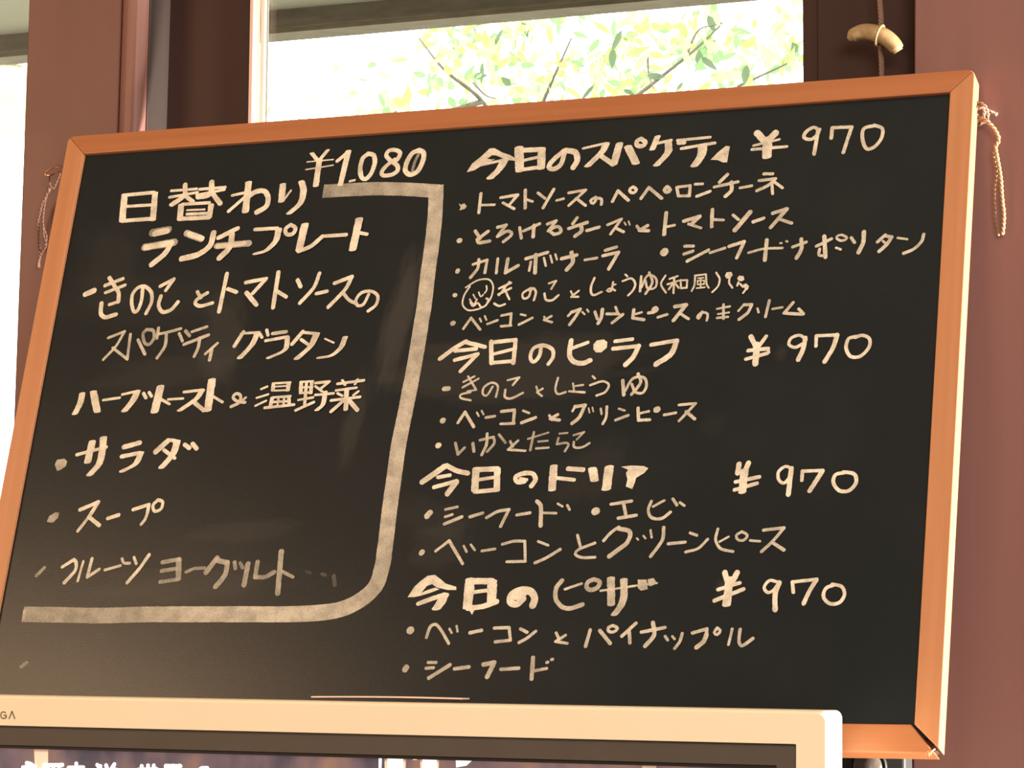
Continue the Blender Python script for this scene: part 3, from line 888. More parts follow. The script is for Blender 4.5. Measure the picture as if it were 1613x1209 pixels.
('menu_line', '''r 46 79 4361,3272 4399,3274
r 20 79 4537,3332 4637,3382
r 20 79 4536,3279 4678,3358
r 20 79 4576,3384 4669,3251
r 18 79 4669,3251 4587,3239
r 20 79 4618,3230 4520,3195 4628,3151
r 21 79 4824,3276 4774,3191 4737,3211 4742,3272 4812,3315 4872,3282 4867,3176
r 21 79 4961,3333 5067,3356! 5015,3285
r 23 79 4949,3242 4953,3173 5012,3156 5118,3206
r 18 79 5239,3262 5259,3216
r 20 79 5301,3240 5252,3209! 5302,3170
r 21 79 5434,3338 5421,3233 5448,3184 5521,3200
r 19 79 5581,3280 5598,3205
r 19 79 5603,3254 5676,3262
r 22 79 5554,3206 5698,3191
r 19 79 5756,3342 5781,3319
r 22 79 5743,3257 5857,3290 5916,3254 5889,3187 5812,3157
r 32 79 6040,3290 6063,3155
r 26 79 6074,3196 6132,3306 6234,3310 6263,3234 6233,3168 6167,3178 6126,3254
r 29 79 6175,3349 6206,3266 6135,3157'''),
('menu_line', '''r 52 77 4382,2964 4388,2967
r 30 77 4533,2941 4588,3041! 4689,2898
r 18 77 4703,3033 4725,2999
r 18 77 4746,3048 4769,3013
r 27 77 4795,2982 4878,2992
r 30 77 4936,3035 5058,3046! 5062,2921
r 27 77 4943,2917 5070,2918
r 22 77 5141,3036 5200,3012
r 30 77 5139,2922 5265,2968
r 24 77 5392,2984 5423,2941
r 30 77 5470,2989 5404,2952! 5490,2936
r 22 77 5624,3062 5604,3017
r 33 77 5624,3059 5716,3071! 5672,2956 5612,2901
r 15 77 5751,3040 5764,2998
r 15 77 5785,3046 5798,3007
r 21 77 5864,3032 5877,2982
r 26 77 5918,3049 5921,2948 5898,2890
r 21 77 6032,3026 6085,3007
r 26 77 6011,2920 6123,2962
r 29 77 6206,3028 6221,2913! 6322,2914
r 23 77 6223,2976 6307,2993
r 61 77 6375,3005 6384,3008
r 26 77 6450,2955 6553,2971
r 26 77 6576,3043 6725,3053! 6654,2970 6589,2896
r 29 77 6646,2978 6728,2910'''),
('menu_line', '''r 52 90 4370,2729 4377,2731
r 26 52 4534,2748 4571,2639! 4626,2701
r 30 52 4701,2741 4720,2664
r 25 52 4765,2769 4890,2796! 4904,2739 4846,2658
r 27 70 4826,2828 4831,2726 4798,2629
r 24 50 4940,2816 5009,2739
r 24 70 5052,2750 5083,2701
r 24 75 5126,2755 5042,2672! 5204,2657
r 19 52 5218,2768 5400,2822
r 24 52 5266,2830 5251,2663
r 19 52 5316,2740 5404,2745
r 22 70 5305,2676 5418,2681
r 19 52 5507,2809 5580,2814
r 22 52 5501,2767 5493,2711! 5598,2713 5574,2643
r 19 52 5638,2790 5733,2817! 5672,2748
r 22 75 5648,2727 5658,2678 5731,2676 5793,2712'''),
('menu_heading', '''r 54 100 4456,2527 4373,2466 4263,2387
r 45 100 4478,2536 4583,2484 4688,2460
r 36 100 4409,2428 4520,2445
r 39 100 4383,2335 4587,2387
r 54 100 4588,2380 4519,2273
c 69 100 4760,2503 4774,2295
r 48 100 4762,2491 4963,2495
c 59 100 4963,2498 4980,2291
r 33 100 4789,2395 4950,2417
r 39 100 4775,2284 4979,2298
r 44 100 5229,2371 5163,2368 5143,2413 5206,2445 5295,2443 5331,2387 5298,2326
r 30 100 5250,2385 5189,2397
c 73 100 5486,2508 5495,2288
r 35 100 5513,2398 5687,2376
r 44 100 5623,2480 5760,2468
c 79 100 5846,2475 5876,2368
c 84 100 5997,2489 5991,2286
p 0 100 6105,2487 6197,2496 6312,2489 6353,2467 6319,2424 6251,2382 6242,2332 6226,2281 6166,2304 6174,2369 6154,2428 6173,2456'''),
('price', '''r 45 100 7155,2489 7150,2406
r 45 100 7238,2497 7202,2390
c 70 100 7208,2433 7204,2234
r 34 100 7138,2328 7342,2369
r 34 100 7134,2256 7326,2312
r 28 100 7619,2435 7563,2458 7507,2412 7512,2341 7560,2308 7611,2367
r 42 100 7615,2438 7610,2325 7606,2205
r 31 100 7713,2330 7713,2412! 7887,2414
r 39 100 7883,2407 7839,2327 7787,2234
r 33 100 8071,2390 7998,2373 7985,2303 8041,2232 8122,2230 8178,2299 8160,2374 8064,2397'''),
('menu_line', '''r 54 73 4350,2066 4376,2098
r 25 73 4518,2125 4628,2147
r 25 73 4524,2056 4589,2077
r 30 73 4525,1990 4682,2053
r 30 73 4759,2052 4875,2087
r 29 73 4914,2042 5011,2097 5116,2115! 5056,1960
r 29 73 5194,2063 5314,2080
r 38 73 5368,2185 5406,2144 5425,1962
r 23 73 5431,2078 5556,2073
r 20 73 5561,2160 5607,2133
r 23 73 5650,2144 5676,2103'''),
('menu_line', '''r 69 75 5909,2085 5918,2088
r 29 75 6046,2147 6229,2173
r 29 75 6160,2150 6193,2037
r 31 75 6126,2019 6284,2043
r 28 75 6408,2167 6387,2091 6423,2019 6515,2011 6587,2067
r 23 75 6427,2119 6521,2172
r 26 75 6598,2185 6638,2130
r 23 75 6664,2151 6705,2122'''),
('menu_line', '''r 50 73 4342,1725 4349,1734
r 27 73 4475,1741 4590,1835
r 28 73 4590,1835 4743,1623
r 21 73 4733,1785 4767,1731
r 21 73 4798,1796 4842,1745
r 26 73 4909,1737 5029,1754
r 26 73 5091,1796 5197,1823 5297,1822! 5321,1639! 5153,1636
r 23 73 5420,1818 5515,1781
r 29 73 5413,1624 5507,1666 5628,1743
r 26 73 5773,1868 5808,1770
r 26 73 5938,1797 5794,1739 5770,1699 5838,1667 5952,1669
r 29 73 6138,1938 6072,1888 6015,1818
r 40 73 6140,1923 6242,1893 6230,1801 6158,1738 6079,1675
r 17 70 6310,1835 6324,1821
r 17 70 6367,1856 6388,1832
r 21 70 6426,1905 6442,1841
r 31 73 6541,1929 6540,1818 6449,1671
r 28 73 6595,1782 6742,1795
r 25 73 6780,1876 6840,1854
r 25 73 6938,1818 6862,1737 6756,1707
r 25 73 7020,1908 7008,1813 7056,1735 7168,1706
r 20 73 7044,1795 7119,1837
r 24 73 7230,1880 7280,1849 7256,1807 7208,1807 7184,1846 7230,1880
r 22 73 7309,1802 7394,1794
r 28 73 7417,1892 7593,1910! 7504,1793 7415,1703
r 30 73 7512,1776 7605,1715'''),
('menu_heading', '''p 0 100 4266,1321 4316,1415 4375,1473 4430,1516 4496,1523 4561,1479 4610,1442 4710,1413 4714,1384 4632,1385 4533,1407 4493,1429 4484,1439 4434,1422 4390,1361 4447,1386 4511,1407 4557,1392 4487,1364 4394,1335 4328,1321
r 41 100 4374,1261 4494,1306 4608,1342
c 87 100 4608,1342 4587,1277 4550,1217
c 87 100 4831,1477 4837,1226
r 58 100 4837,1463 5035,1461
c 84 100 5038,1461 5056,1261
r 35 100 4871,1362 5016,1380
r 49 100 4845,1219 4975,1233 5101,1278
p 0 100 4859,1198 4908,1205 4889,1159
r 63 100 5338,1303 5286,1253 5225,1275 5232,1339 5307,1381 5403,1366 5446,1302 5436,1243
r 49 100 5272,1310 5354,1352'''),
('menu_heading', '''r 40 70 5676,1464 5632,1401 5636,1302 5698,1231 5772,1214 5882,1249
r 23 80 5710,1386 5855,1435
r 40 65 5965,1472 6017,1448 6001,1399 5939,1378 5901,1406 5911,1449 5965,1472
r 20 70 6032,1370 6332,1411
c 70 70 6113,1483 6140,1246
c 67 70 6230,1468 6244,1327 6229,1243 6177,1160
r 17 80 6291,1408 6527,1435
p 0 68 6353,1467 6433,1466 6451,1382 6393,1368 6363,1390
p 0 68 6442,1469 6494,1480 6527,1431 6473,1407 6452,1413'''),
('price', '''r 47 100 7112,1524 7134,1455
r 47 100 7217,1523 7183,1440
c 74 100 7157,1475 7149,1240
r 33 100 7065,1375 7248,1433
r 36 100 7042,1279 7284,1378
r 27 100 7568,1438 7502,1452 7460,1390 7497,1346 7542,1369 7573,1417
r 44 100 7585,1431 7559,1335 7569,1198
r 30 100 7712,1348 7697,1437! 7903,1459
r 38 100 7899,1454 7846,1354 7807,1252
r 30 100 8050,1408 7985,1381 7970,1306 8027,1249 8106,1258 8144,1326 8117,1394 8036,1415'''),
('menu_line', '''r 67 71 4329,1017 4335,1023
r 28 71 4491,956 4515,1055 4561,1074 4620,1020 4704,904
r 22 71 4695,1034 4720,999
r 20 71 4758,1060 4773,1010
r 34 71 4890,999 4991,1020
r 29 71 5108,1041 5242,1045! 5268,933! 5130,918
r 28 71 5347,1034 5411,1003
r 28 71 5347,912 5414,950 5489,1013
r 25 71 5674,999 5703,950
r 25 71 5761,978 5678,922! 5784,906
r 31 71 5977,1024 5950,881
r 34 71 6063,1018 6165,907
r 27 71 6174,1062 6218,1037 6183,1006 6140,1013 6137,1045 6174,1062
r 31 71 6376,1083 6262,968
r 31 71 6323,1013 6340,910
r 30 71 6431,1004 6633,1045
r 36 71 6525,1087 6545,979 6475,883
r 25 71 6643,968 6668,935
r 22 71 6705,968 6728,945
r 27 71 6789,993 6775,924 6735,863
r 30 71 6878,997 6999,1032! 6999,952
r 41 71 6999,980 6981,925 6924,873
r 26 71 7087,1041 7116,1018 7092,982 7066,1000 7087,1041
r 24 71 7217,1032 7197,898
r 30 71 7285,1028 7284,925 7310,887 7400,950'''),
('menu_line', '''r 55 65 4329,671 4339,690
r 29 65 4536,733 4610,734
r 29 65 4524,682 4592,687
r 34 65 4560,595 4740,713
r 34 65 4788,678 4917,696
r 43 65 5050,718 5144,736! 5094,610
r 31 65 5213,676 5373,687
r 37 65 5491,780 5498,595
r 28 65 5511,664 5623,686
r 28 65 5620,738 5627,741
r 28 60 5660,764 5668,766
r 38 30 542,672 588,708'''),
]


def spline2(pts):
    if len(pts) == 2:
        n = max(2, int((Vector(pts[1])-Vector(pts[0])).length/0.002))
        return [Vector(pts[0]).lerp(Vector(pts[1]), k/n) for k in range(n+1)]
    P_ = [Vector(p) for p in pts]; P_ = [P_[0]*2-P_[1]]+P_+[P_[-1]*2-P_[-2]]; out = []
    for i in range(1, len(P_)-2):
        a, b, c, d = P_[i-1:i+3]; st = max(2, int((c-b).length/0.0016))
        # centripetal-like: shorten tangents so that long and short spans join without overshoot
        lb = (c-b).length; t1 = (c-a); t1 = t1/max(t1.length, 1e-9)*lb*0.85; t2 = (d-b); t2 = t2/max(t2.length, 1e-9)*lb*0.85
        for k in range(st):
            t = k/st; h = (2*t**3-3*t*t+1, t**3-2*t*t+t, -2*t**3+3*t*t, t**3-t*t)
            out.append(b*h[0]+t1*h[1]+c*h[2]+t2*h[3])
    out.append(P_[-2]); return out
def add_stroke(bm, lay, pen, w_, cov, pts, z):
    path = spline2(pts); n = len(path); ra = w_/2
    ax, ay = (ra, ra) if pen in 'rb' else (ra, ra*0.42)
    tilt = 0.0 if pen in 'rb' else 0.10
    ct, sn = math.cos(tilt), math.sin(tilt)
    def sup(nx, ny, k):
        # furthest point of the nib in direction n, roughened a little
        u, v = nx*ct+ny*sn, -nx*sn+ny*ct
        l = math.hypot(ax*u, ay*v)
        e_ = (noise.noise(Vector((path[k][0]*420+nx, path[k][1]*420+ny, 3.1)))*0.13+noise.noise(Vector((path[k][0]*90, path[k][1]*90, 9)))*0.10)*(0.25 if pen == 'b' else 1)
        px_, py_ = ax*ax*u/l, ay*ay*v/l
        s_ = 1+e_
        return (px_*ct-py_*sn)*s_, (px_*sn+py_*ct)*s_
    left, right = [], []
    for k in range(n):
        t = path[min(k+1, n-1)]-path[max(k-1, 0)]
        if t.length < 1e-9: t = Vector((1, 0))
        t = t.normalized(); nx, ny = -t[1], t[0]; zz = z+0.00001*k/n
        a, b = sup(nx, ny, k), sup(-nx, -ny, k)
        left.append(bm.verts.new((path[k][0]+a[0], path[k][1]+a[1], zz))); right.append(bm.verts.new((path[k][0]+b[0], path[k][1]+b[1], zz)))
        for q in (left[-1], right[-1]): q[lay] = path[k][2] if len(path[k]) > 2 else cov
    for k in range(n-1): bm.faces.new((right[k], right[k+1], left[k+1], left[k]))
    if pen != 'b':
        for k, L_, R_, sg in ((0, left, right, -1), (n-1, left, right, 1)):
            t = path[min(k+1, n-1)]-path[max(k-1, 0)]
            t = (t if t.length > 1e-9 else Vector((1, 0))).normalized()*sg
            nx, ny = -t[1]*sg, t[0]*sg; vs = []
            for q in range(1, 8):
                an = math.pi*q/8; dx, dy = nx*math.cos(an)+t[0]*math.sin(an), ny*math.cos(an)+t[1]*math.sin(an)
                a = sup(dx, dy, k)
                vv = bm.verts.new((path[k][0]+a[0], path[k][1]+a[1], left[k].co.z)); vv[lay] = L_[k][lay]; vs.append(vv)
            ring = [L_[k]]+vs+[R_[k]]
            try: bm.faces.new(ring if sg < 0 else ring[::-1])
            except ValueError: pass
    return n
for name, body in WRITING:
    bm = bmesh.new(); lay = bm.verts.layers.float.new('cover'); z = -0.00405
    for line in body.strip().split('\n'):
        pen, w_, cov, *co = line.split(); w_ = int(w_)/10000; cov = int(cov)/100
        runs = [[]]
        for q in co:
            x, y, *cv = q.rstrip('!').split(','); p_ = (int(x)/10000, int(y)/10000, (int(cv[0])/100 if cv else cov)); runs[-1].append(p_)
            if q.endswith('!'): runs.append([p_])
        z += 0.000012
        if pen == 'p':
            vs = []
            vs = [bm.verts.new((x, y, z)) for x, y, _ in runs[0]]
            for v_ in vs: v_[lay] = cov
            f = bm.faces.new(vs); bmesh.ops.triangulate(bm, faces=[f])
            continue
        for rn in runs:
            if len(rn) > 1: add_stroke(bm, lay, pen, w_, cov, rn, z); z += 0.000012
    me = bpy.data.meshes.new(name)
    for f in bm.faces:
        if f.normal.z == 0: f.normal_update()
        if f.normal.z < 0: f.normal_flip()
    bm.to_mesh(me); bm.free(); me.materials.append(M_INK)
    o = bpy.data.objects.new(name, me); COL.objects.link(o); o.parent = board
    if name == 'bracket_line': o['label'] = 'wide smudged grey marker line boxing in the left list'

# ------------------------------------------------------------------ twine, hooks and the toggle
def nail(name, p0, p1, r, mt, label):
    e = empty(name, p0, label, 'nail'); d = (Vector(p1)-Vector(p0)).normalized()
    bm = bmesh.new(); add_tube(bm, [p0, Vector(p1)-d*0.0015], r, 10); link('shank', rel(e, bm), mt, e, smooth=True)
    bm = bmesh.new(); add_tube(bm, [Vector(p1)-d*0.0015, p1], [r*1.15, r*1.1], 12); link('head', rel(e, bm), mt, e)
    return e
nail('nail', at(1546, 168, -0.002), at(1570, 180, -0.007), 0.0017, M_STEEL, 'shiny steel nail in the right post holding the twine')
e = empty('twine', at(1542, 180, -0.012), 'jute twine knotted on the nail and dangling beside the board, right post', 'twine')
bm = bmesh.new()
for pts in ([(1528, 172, -.012), (1540, 163, -.014), (1552, 168, -.016), (1556, 184, -.012), (1546, 194, -.01), (1533, 190, -.010), (1530, 176, -.012)],
            [(1530, 186, -.014), (1538, 172, -.018), (1548, 170, -.018), (1550, 182, -.016), (1540, 192, -.014)],
            [(1527, 168, -.008), (1536, 178, -.016), (1548, 190, -.012), (1536, 198, -.010), (1526, 192, -.006)]):
    add_rope(bm, [at(*p) for p in pts], 0.0016)
link('knot', rel(e, bm), M_TWINED, e, smooth=True)
bm = bmesh.new(); add_rope(bm, [at(*p) for p in [(1545, 186, -.014), (1556, 192, -.016), (1568, 206, -.014), (1573, 220, -.012), (1568, 232, -.012), (1571, 250, -.012), (1576, 280, -.011), (1578, 310, -.010), (1581, 340, -.009), (1579, 369, -.008)]], 0.0019)
link('strand', rel(e, bm), M_TWINE, e, smooth=True)
bm = bmesh.new(); add_rope(bm, [at(*p) for p in [(1571, 226, -.010), (1565, 240, -.009), (1569, 270, -.009), (1566, 300, -.008), (1567, 335, -.007), (1569, 352, -.007), (1573, 371, -.007)]], 0.0013)
link('strand', rel(e, bm), M_TWINE, e, smooth=True)
bm = bmesh.new(); add_rope(bm, [at(1533, 183, -.012), at(1522, 190, -.006), at(1500, 200, -.004)], 0.0013)
link('tie', rel(e, bm), M_TWINED, e, smooth=True)

e = empty('screw_eye', at(84, 270, 0.0), 'copper coloured wire ring on the left post beside the board', 'hook')
bm = bmesh.new()
add_tube(bm, curve3([at(*p) for p in [(96, 262, -.002), (88, 263, -.010), (79, 266, -.016), (72, 272, -.020), (73, 276, -.021), (80, 276, -.018), (88, 273, -.010), (94, 270, -.002)]], 5), 0.0011, 8)
link('ring', rel(e, bm), M_COPPER, e, smooth=True)
e = empty('twine', at(78, 290, -0.012), 'thin brown twine loops dangling under the copper ring, left post', 'twine')
for pts, r in (([(78, 274, -.019), (78, 286, -.016), (80, 294, -.014), (85, 296, -.012), (90, 285, -.01), (95, 272, -.006)], .0009),
               ([(77, 297, -.014), (72, 310, -.013), (66, 322, -.012), (63, 336, -.011), (60, 352, -.010), (61, 368, -.009), (61, 385, -.008), (63, 402, -.008), (60, 420, -.008)], .0012),
               ([(77, 297, -.014), (71, 318, -.011), (68, 340, -.010), (68, 356, -.009), (73, 372, -.008), (71, 387, -.008)], .0010),
               ([(68, 352, -.010), (69, 372, -.010), (73, 386, -.010), (66, 398, -.008), (63, 405, -.008)], .0009)):
    bm = bmesh.new(); add_rope(bm, [at(*p) for p in pts], r); link('strand', rel(e, bm), M_TWINEL, e, smooth=True)
bm = bmesh.new(); add_tube(bm, [at(61, 405, -.008), at(60, 421, -.008)], [0.0013, 0.0022], 8); link('tassel', rel(e, bm), M_TWINEL, e, smooth=True)
bm = bmesh.new(); add_tube(bm, [at(76, 294, -.014), at(77, 299, -.014), at(76, 303, -.013)], [0.0014, 0.0022, 0.0015], 8); link('knot', rel(e, bm), M_TWINEL, e, smooth=True)

e = empty('rope', at(1388, 60, 0.012), 'brown cord hanging down behind the board through the curved toggle', 'rope')
bm = bmesh.new(); pts = [at(1384, -60, .014), at(1386, 0, .014), at(1388, 30, .013), at(1387, 60, .012), at(1388, 90, .014), at(1389, 115, .016), at(1390, 240, .030)]
add_rope(bm, pts, 0.0024, 0.011, 3); link('cord', rel(e, bm), M_TWINED, e, smooth=True)
e = empty('toggle', at(1375, 60, 0.0), 'curved pale tan wooden toggle strung on the cord above the board', 'toggle')
bm = bmesh.new(); pp = curve3([at(*p) for p in [(1336, 62, 0), (1345, 55, 0), (1360, 50, 0), (1378, 52, -.001), (1395, 59, -.001), (1408, 70, 0), (1415, 81, .001)]], 6)
n = len(pp); add_tube(bm, pp, [0.0052*(0.35+0.65*min(1, 8*k/n))*(1.0+0.45*math.sin(math.pi*min(1, k/n)*0.9))*(1 if k < n-2 else 0.75) for k in range(n)], 14)
link('body', rel(e, bm), M_TOGGLE, e, smooth=True)
bm = bmesh.new(); c = at(1386, 56, -0.001)
add_tube(bm, [c+Vector((0.0095*math.cos(a)*0.35, -0.0098*math.sin(a), 0.0088*math.cos(a))) for a in [2*math.pi*k/20 for k in range(21)]], 0.0011, 6, cap=False)
link('wrapping', rel(e, bm), M_TOGGLE, e, smooth=True)

# ------------------------------------------------------------------ television
YTV = org.y-0.075
tr_ = at(1306, 1118.5, YTV)                    # upper right corner of the silver front
tv_w, tv_h, tv_d = 1.16, 0.72, 0.062
tv = empty('television', tr_, 'silver framed television with lit screen standing in front of the board', 'television')
tv.rotation_euler = (0, math.radians(0.42), 0)
def px_tv(x, y, Y=0.0):                        # pixel -> the set's own frame
    p = at(x, y, YTV+Y)-tr_; c, s = math.cos(math.radians(0.42)), math.sin(math.radians(0.42))
    return (p.x*c-p.z*s, p.x*s+p.z*c)
bzt = -px_tv(1200, 1170)[1]; bzr = -px_tv(1254, 1200)[0]
def rrect(x0, x1, z0, z1, r, n=5):
    pts = []
    for cx_, cz_, a in ((x1-r, z1-r, 0), (x0+r, z1-r, 90), (x0+r, z0+r, 180), (x1-r, z0+r, 270)):
        pts += [(cx_+r*math.cos(math.radians(a+90*k/n)), cz_+r*math.sin(math.radians(a+90*k/n))) for k in range(n+1)]
    return pts
bm = bmesh.new()                               # bezel: hollow front frame
oo = rrect(-tv_w, 0, -tv_h, 0, 0.006); ii = rrect(-tv_w+bzr, -bzr, -tv_h+0.05, -bzt, 0.0008)
lay_ = [(-0.000, oo, 0.0015), (0.0, oo, 0.0)]
def loop(pts, y): return [bm.verts.new((x, y, z)) for x, z in pts]
def shrink(pts, s):
    cx_, cz_ = -tv_w/2, -tv_h/2
    return [(x+(-s if x > cx_ else s), z+(-s if z > cz_ else s)) for x, z in pts]
rings = [loop(ii, 0.012), loop(ii, 0.0), loop(shrink(oo, 0.0030), 0.0), loop(shrink(oo, 0.0010), 0.0012), loop(oo, 0.004), loop(oo, 0.040), loop(shrink(oo, 0.004), 0.050), loop(shrink(oo, 0.012), 0.056)]
for a, b in zip(rings, rings[1:]):
    for k in range(len(a)): bm.faces.new((a[k], a[(k+1) % len(a)], b[(k+1) % len(b)], b[k]))
link('bezel', bm, M_SILVER, tv, smooth=False)
def ring_frame(name, x0, x1, z0, z1, w_, y0, y1, mt):
    bm = bmesh.new()
    add_box(bm, x0, x1, y0, y1, z1-w_, z1); add_box(bm, x0, x1, y0, y1, z0, z0+w_)
    add_box(bm, x0, x0+w_, y0, y1, z0+w_, z1-w_); add_box(bm, x1-w_, x1, y0, y1, z0+w_, z1-w_)
    return link(name, bm, mt, tv)
bw = 0.0168
ring_frame('screen_surround', -tv_w+bzr, -bzr, -tv_h+0.05, -bzt, bw, 0.004, 0.012, M_TVDARK)
ring_frame('screen_gasket', -tv_w+bzr+bw, -bzr-bw, -tv_h+0.05+bw, -bzt-bw, 0.0030, 0.006, 0.012, M_BLACK)
def screen_mat():
    mt = bpy.data.materials.new('lit_screen'); mt.use_nodes = True; nt = mt.node_tree; b = nt.nodes['Principled BSDF']; L = nt.links.new
    b.inputs['Base Color'].default_value = (0.02, 0.02, 0.02, 1); b.inputs['Roughness'].default_value = 0.3
    tc = nt.nodes.new('ShaderNodeTexCoord'); mp = nt.nodes.new('ShaderNodeMapping'); mp.inputs['Scale'].default_value = (14, 1, 9)
    nz = nt.nodes.new('ShaderNodeTexNoise'); nz.inputs['Scale'].default_value = 1.6; nz.inputs['Detail'].default_value = 3
    rp = nt.nodes.new('ShaderNodeValToRGB'); cr = rp.color_ramp
    cr.elements[0].position = 0.33; cr.elements[0].color = (0.075, 0.055, 0.075, 1)
    cr.elements[1].position = 0.72; cr.elements[1].color = (0.42, 0.20, 0.12, 1)
    k = cr.elements.new(0.5); k.color = (0.20, 0.12, 0.125, 1)
    L(tc.outputs['Object'], mp.inputs[0]); L(mp.outputs[0], nz.inputs['Vector']); L(nz.outputs['Fac'], rp.inputs[0])
    L(rp.outputs[0], b.inputs['Emission Color']); b.inputs['Emission Strength'].default_value = 1.0
    return mt
bm = bmesh.new(); add_box(bm, -tv_w+bzr+0.015, -bzr-0.015, 0.0105, 0.016, -tv_h+0.06, -bzt-0.015)
scr = link('screen', bm, screen_mat(), tv)
M_GLOW = mat('screen_white', (0.9, 0.9, 0.9), 0.5, emis=(1.0, 0.96, 0.92), estr=1.6)
M_GLOW2 = mat('screen_peach', (0.9, 0.8, 0.7), 0.5, emis=(0.62, 0.34, 0.22), estr=0.55)
def screen_poly(bm, pts, y):
    vs = [bm.verts.new((px_tv(a, b, 0.0105)[0], y, px_tv(a, b, 0.0105)[1])) for a, b in pts]; bm.faces.new(vs)
def screen_piece(name, pts, y, mt):
    bm = bmesh.new(); screen_poly(bm, pts, y); link(name, bm, mt, scr)
for x0, x1, yt in ((611, 635, 1188), (666, 688, 1189)):
    screen_piece('lit_window', [(x0, 1235), (x0, yt+2), (x0+3, yt), (x1-3, yt), (x1, yt+2), (x1, 1235)], 0.0100, M_GLOW)
screen_piece('lit_shade', [(718, 1192), (740, 1191), (744, 1197), (735, 1205), (719, 1208)], 0.0100, M_GLOW)
screen_piece('lit_strip', [(597, 1189), (602, 1189), (600, 1235), (597, 1235)], 0.0100, M_GLOW)
screen_piece('lit_lamp', [(649, 1190), (659, 1190), (657, 1196), (651, 1196)], 0.0100, M_GLOW)
screen_piece('lit_lamp', [(313, 1209), (318, 1206), (328, 1206), (332, 1212), (330, 1222), (312, 1222)], 0.0100, M_GLOW)
for q in ([(54, 1178), (76, 1178), (76, 1235), (56, 1235)], [(606, 1190), (640, 1191), (638, 1235), (606, 1235)], [(662, 1191), (692, 1192), (690, 1235), (663, 1235)],
          [(1012, 1202), (1034, 1202), (1034, 1235), (1010, 1235)]):
    screen_piece('picture_patch', q, 0.0102, M_GLOW2)
# caption strokes (tops show above the frame's lower edge): the temple name and what follows
cap = ['43,1201 50,1203 53,1206', '37,1208 54,1207! 54,1232', '38,1216 47,1215! 38,1228', '66,1213 55,1219', '56,1218 67,1232',
       '70,1205 99,1204', '77,1210 80,1217', '94,1209 90,1217', '68,1220 101,1219', '85,1205 85,1235',
       '109,1209 132,1208', '121,1202 121,1216', '106,1216 135,1216', '108,1223 134,1222', '128,1217 128,1233! 122,1232', '114,1226 118,1230',
       '154,1204 160,1212', '159,1206 158,1233', '150,1216 166,1215', '168,1205 170,1212', '181,1203 175,1213', '166,1213 184,1212', '168,1219 183,1219', '168,1225 184,1225',
       '224,1206 225,1226', '234,1205 234,1220', '243,1205 243,1222', '218,1212 248,1211', '225,1227 246,1227',
       '262,1206 262,1219', '262,1206 284,1206! 283,1219', '262,1213 283,1213', '262,1219 283,1219', '273,1206 273,1219', '271,1220 260,1228', '275,1220 286,1228', '269,1226 266,1235', '278,1226 278,1235']
bm = bmesh.new(); lay = bm.verts.layers.float.new('cover')
for s in cap:
    runs = [[]]
    for q in s.split():
        x, y = map(float, q.rstrip('!').split(',')); p_ = px_tv(x, y, 0.0105); runs[-1].append(p_)
        if q.endswith('!'): runs.append([p_])
    for rn in runs:
        if len(rn) > 1: add_stroke(bm, lay, 'r', 0.0034, 1, rn, 0.0)
for v_ in bm.verts: v_.co = (v_.co.x, 0.0096, v_.co.y)
link('caption', bm, M_GLOW, scr)
bm = bmesh.new(); lay = bm.verts.layers.float.new('cover')
for s in ('9,1122 6,1120.5 2.5,1122 1.5,1126 3,1130 7,1131 10,1129! 10,1126! 6.5,1126', '14.5,1131 19,1120! 23.5,1131', ):
    runs = [[]]
    for q in s.split():
        x, y = map(float, q.rstrip('!').split(',')); p_ = px_tv(x, y); runs[-1].append(p_)
        if q.endswith('!'): runs.append([p_])
    for rn in runs:
        if len(rn) > 1: add_stroke(bm, lay, 'r', 0.0011, 1, rn, 0.0)
for v_ in bm.verts: v_.co = (v_.co.x, -0.0004, v_.co.y)
link('lettering', bm, M_LOGO, tv)
bm = bmesh.new(); add_box(bm, -tv_w+0.03, -0.03, 0.05, 0.11, -tv_h+0.05, -0.05); link('back_cover', bm, M_BLACK, tv, bevel=0.01)
bm = bmesh.new(); add_box(bm, -tv_w/2-0.04, -tv_w/2+0.04, 0.03, 0.07, -tv_h-0.06, -tv_h+0.04); add_box(bm, -tv_w/2-0.25, -tv_w/2+0.25, -0.09, 0.13, -tv_h-0.075, -tv_h-0.06)
link('stand', bm, M_SILVER, tv, bevel=0.003)
# cabinet that carries the set (below the frame)
zc = tr_.z-tv_h-0.075
box_z = zc-0.004
e = empty('cabinet', (tr_.x-tv_w/2, -0.26, 0), 'low dark wooden cabinet carrying the television', 'cabinet')
bm = bmesh.new(); add_box(bm, tr_.x-1.35, tr_.x+0.2, -0.52, -0.002, 0.0, zc-0.012); link('body', rel(e, bm), M_DARK, e, bevel=0.003)
bm = bmesh.new(); add_box(bm, tr_.x-1.37, tr_.x+0.22, -0.54, -0.001, zc-0.012, zc+0.001); link('worktop', rel(e, bm), M_RED, e, bevel=0.002)

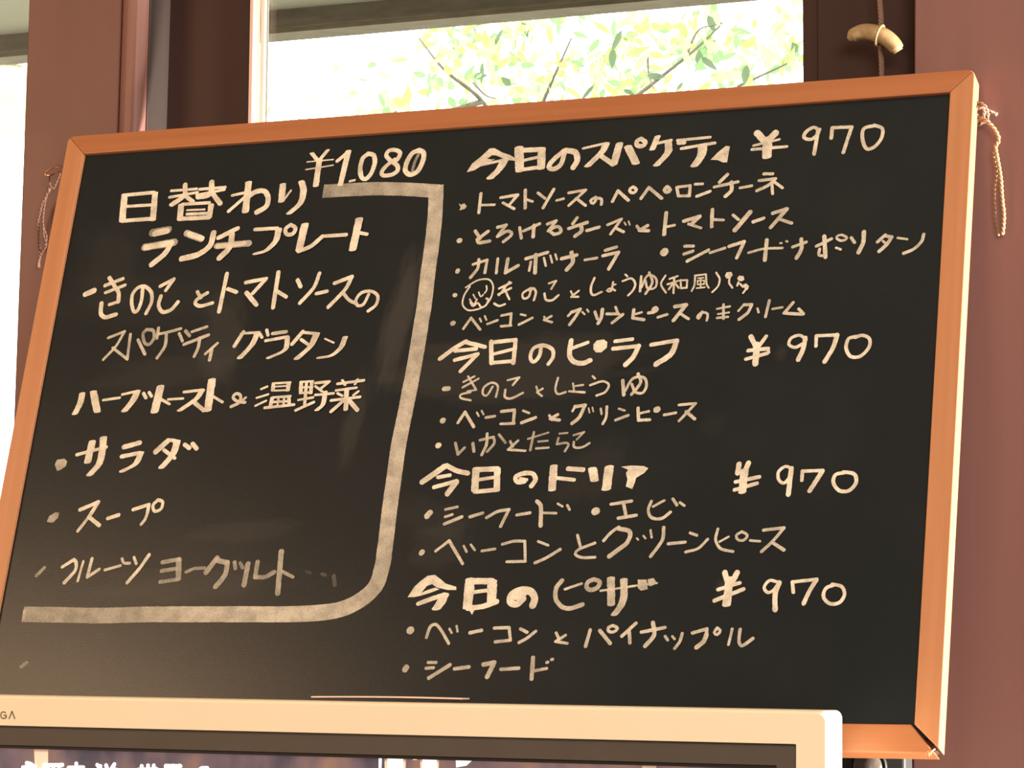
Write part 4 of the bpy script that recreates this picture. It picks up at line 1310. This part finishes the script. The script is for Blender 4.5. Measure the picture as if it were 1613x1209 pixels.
# thin strip of paper lying on the set
e = empty('paper_strip', at(609, 1097, YTV+0.012), 'thin pinkish paper strip lying along the top of the television', 'paper')
bm = bmesh.new(); top = []
n = 16
for k in range(n+1):
    t = k/n; c = at(490+238*t, 1097.0+3.0*t-1.2*math.sin(math.pi*t), YTV+0.014+0.004*math.sin(2.2*t))
    top.append((c, c+Vector((0, 0.016, 0.0))))
for off in (0.0004, -0.0005):
    pass
rows = [[bm.verts.new(a+Vector((0, 0, 0.0006))), bm.verts.new(b+Vector((0, 0, 0.0006))), bm.verts.new(b-Vector((0, 0, 0.0006))), bm.verts.new(a-Vector((0, 0, 0.0006)))] for a, b in top]
for a, b in zip(rows, rows[1:]):
    for k in range(4): bm.faces.new((a[k], a[(k+1) % 4], b[(k+1) % 4], b[k]))
bm.faces.new(rows[0]); bm.faces.new(rows[-1][::-1])
link('sheet', rel(e, bm), M_PAPER, e)

# dark device with a round dome between the set and the right post
YD = -0.030
x0, x1 = xv(1310, YD, 1200), xv(1438, -0.002, 1200); zt_ = at(1380, 1168, YD).z
e = empty('speaker', ((x0+x1)/2, YD+0.015, zt_-0.30), 'black box with a round glossy dome, between television and right post', 'speaker')
bm = bmesh.new(); add_box(bm, x0, x1, YD, -0.002, zt_-0.30, zt_); link('housing', rel(e, bm), M_DEVICE, e, bevel=0.003)
c = at(1368, 1207, YD); bm = bmesh.new()
prof = [(0.0165, 0.0), (0.0165, 0.003), (0.0155, 0.0042), (0.0142, 0.003), (0.0138, 0.0015)]
prev = None
for r_, h_ in prof:
    ring = [bm.verts.new(c+Vector((r_*math.cos(2*math.pi*k/32), -h_, r_*math.sin(2*math.pi*k/32)))) for k in range(32)]
    if prev:
        for k in range(32): bm.faces.new((prev[k], prev[(k+1) % 32], ring[(k+1) % 32], ring[k]))
    prev = ring
M_GLOSS = mat('glossy_brown_dome', (0.10, 0.085, 0.075), 0.18, spec=0.8)
link('dome_ring', rel(e, bm), M_DEVICE, e, smooth=True)
bm = bmesh.new(); prev = None
for q in range(8):
    a = math.pi/2*q/8; r_, h_ = 0.0138*math.cos(a), 0.001+0.008*math.sin(a)
    ring = [bm.verts.new(c+Vector((r_*math.cos(2*math.pi*k/32), -h_, r_*math.sin(2*math.pi*k/32)))) for k in range(32)]
    if prev:
        for k in range(32): bm.faces.new((prev[k], prev[(k+1) % 32], ring[(k+1) % 32], ring[k]))
    prev = ring
bm.faces.new(prev)
link('dome', rel(e, bm), M_GLOSS, e, smooth=True)
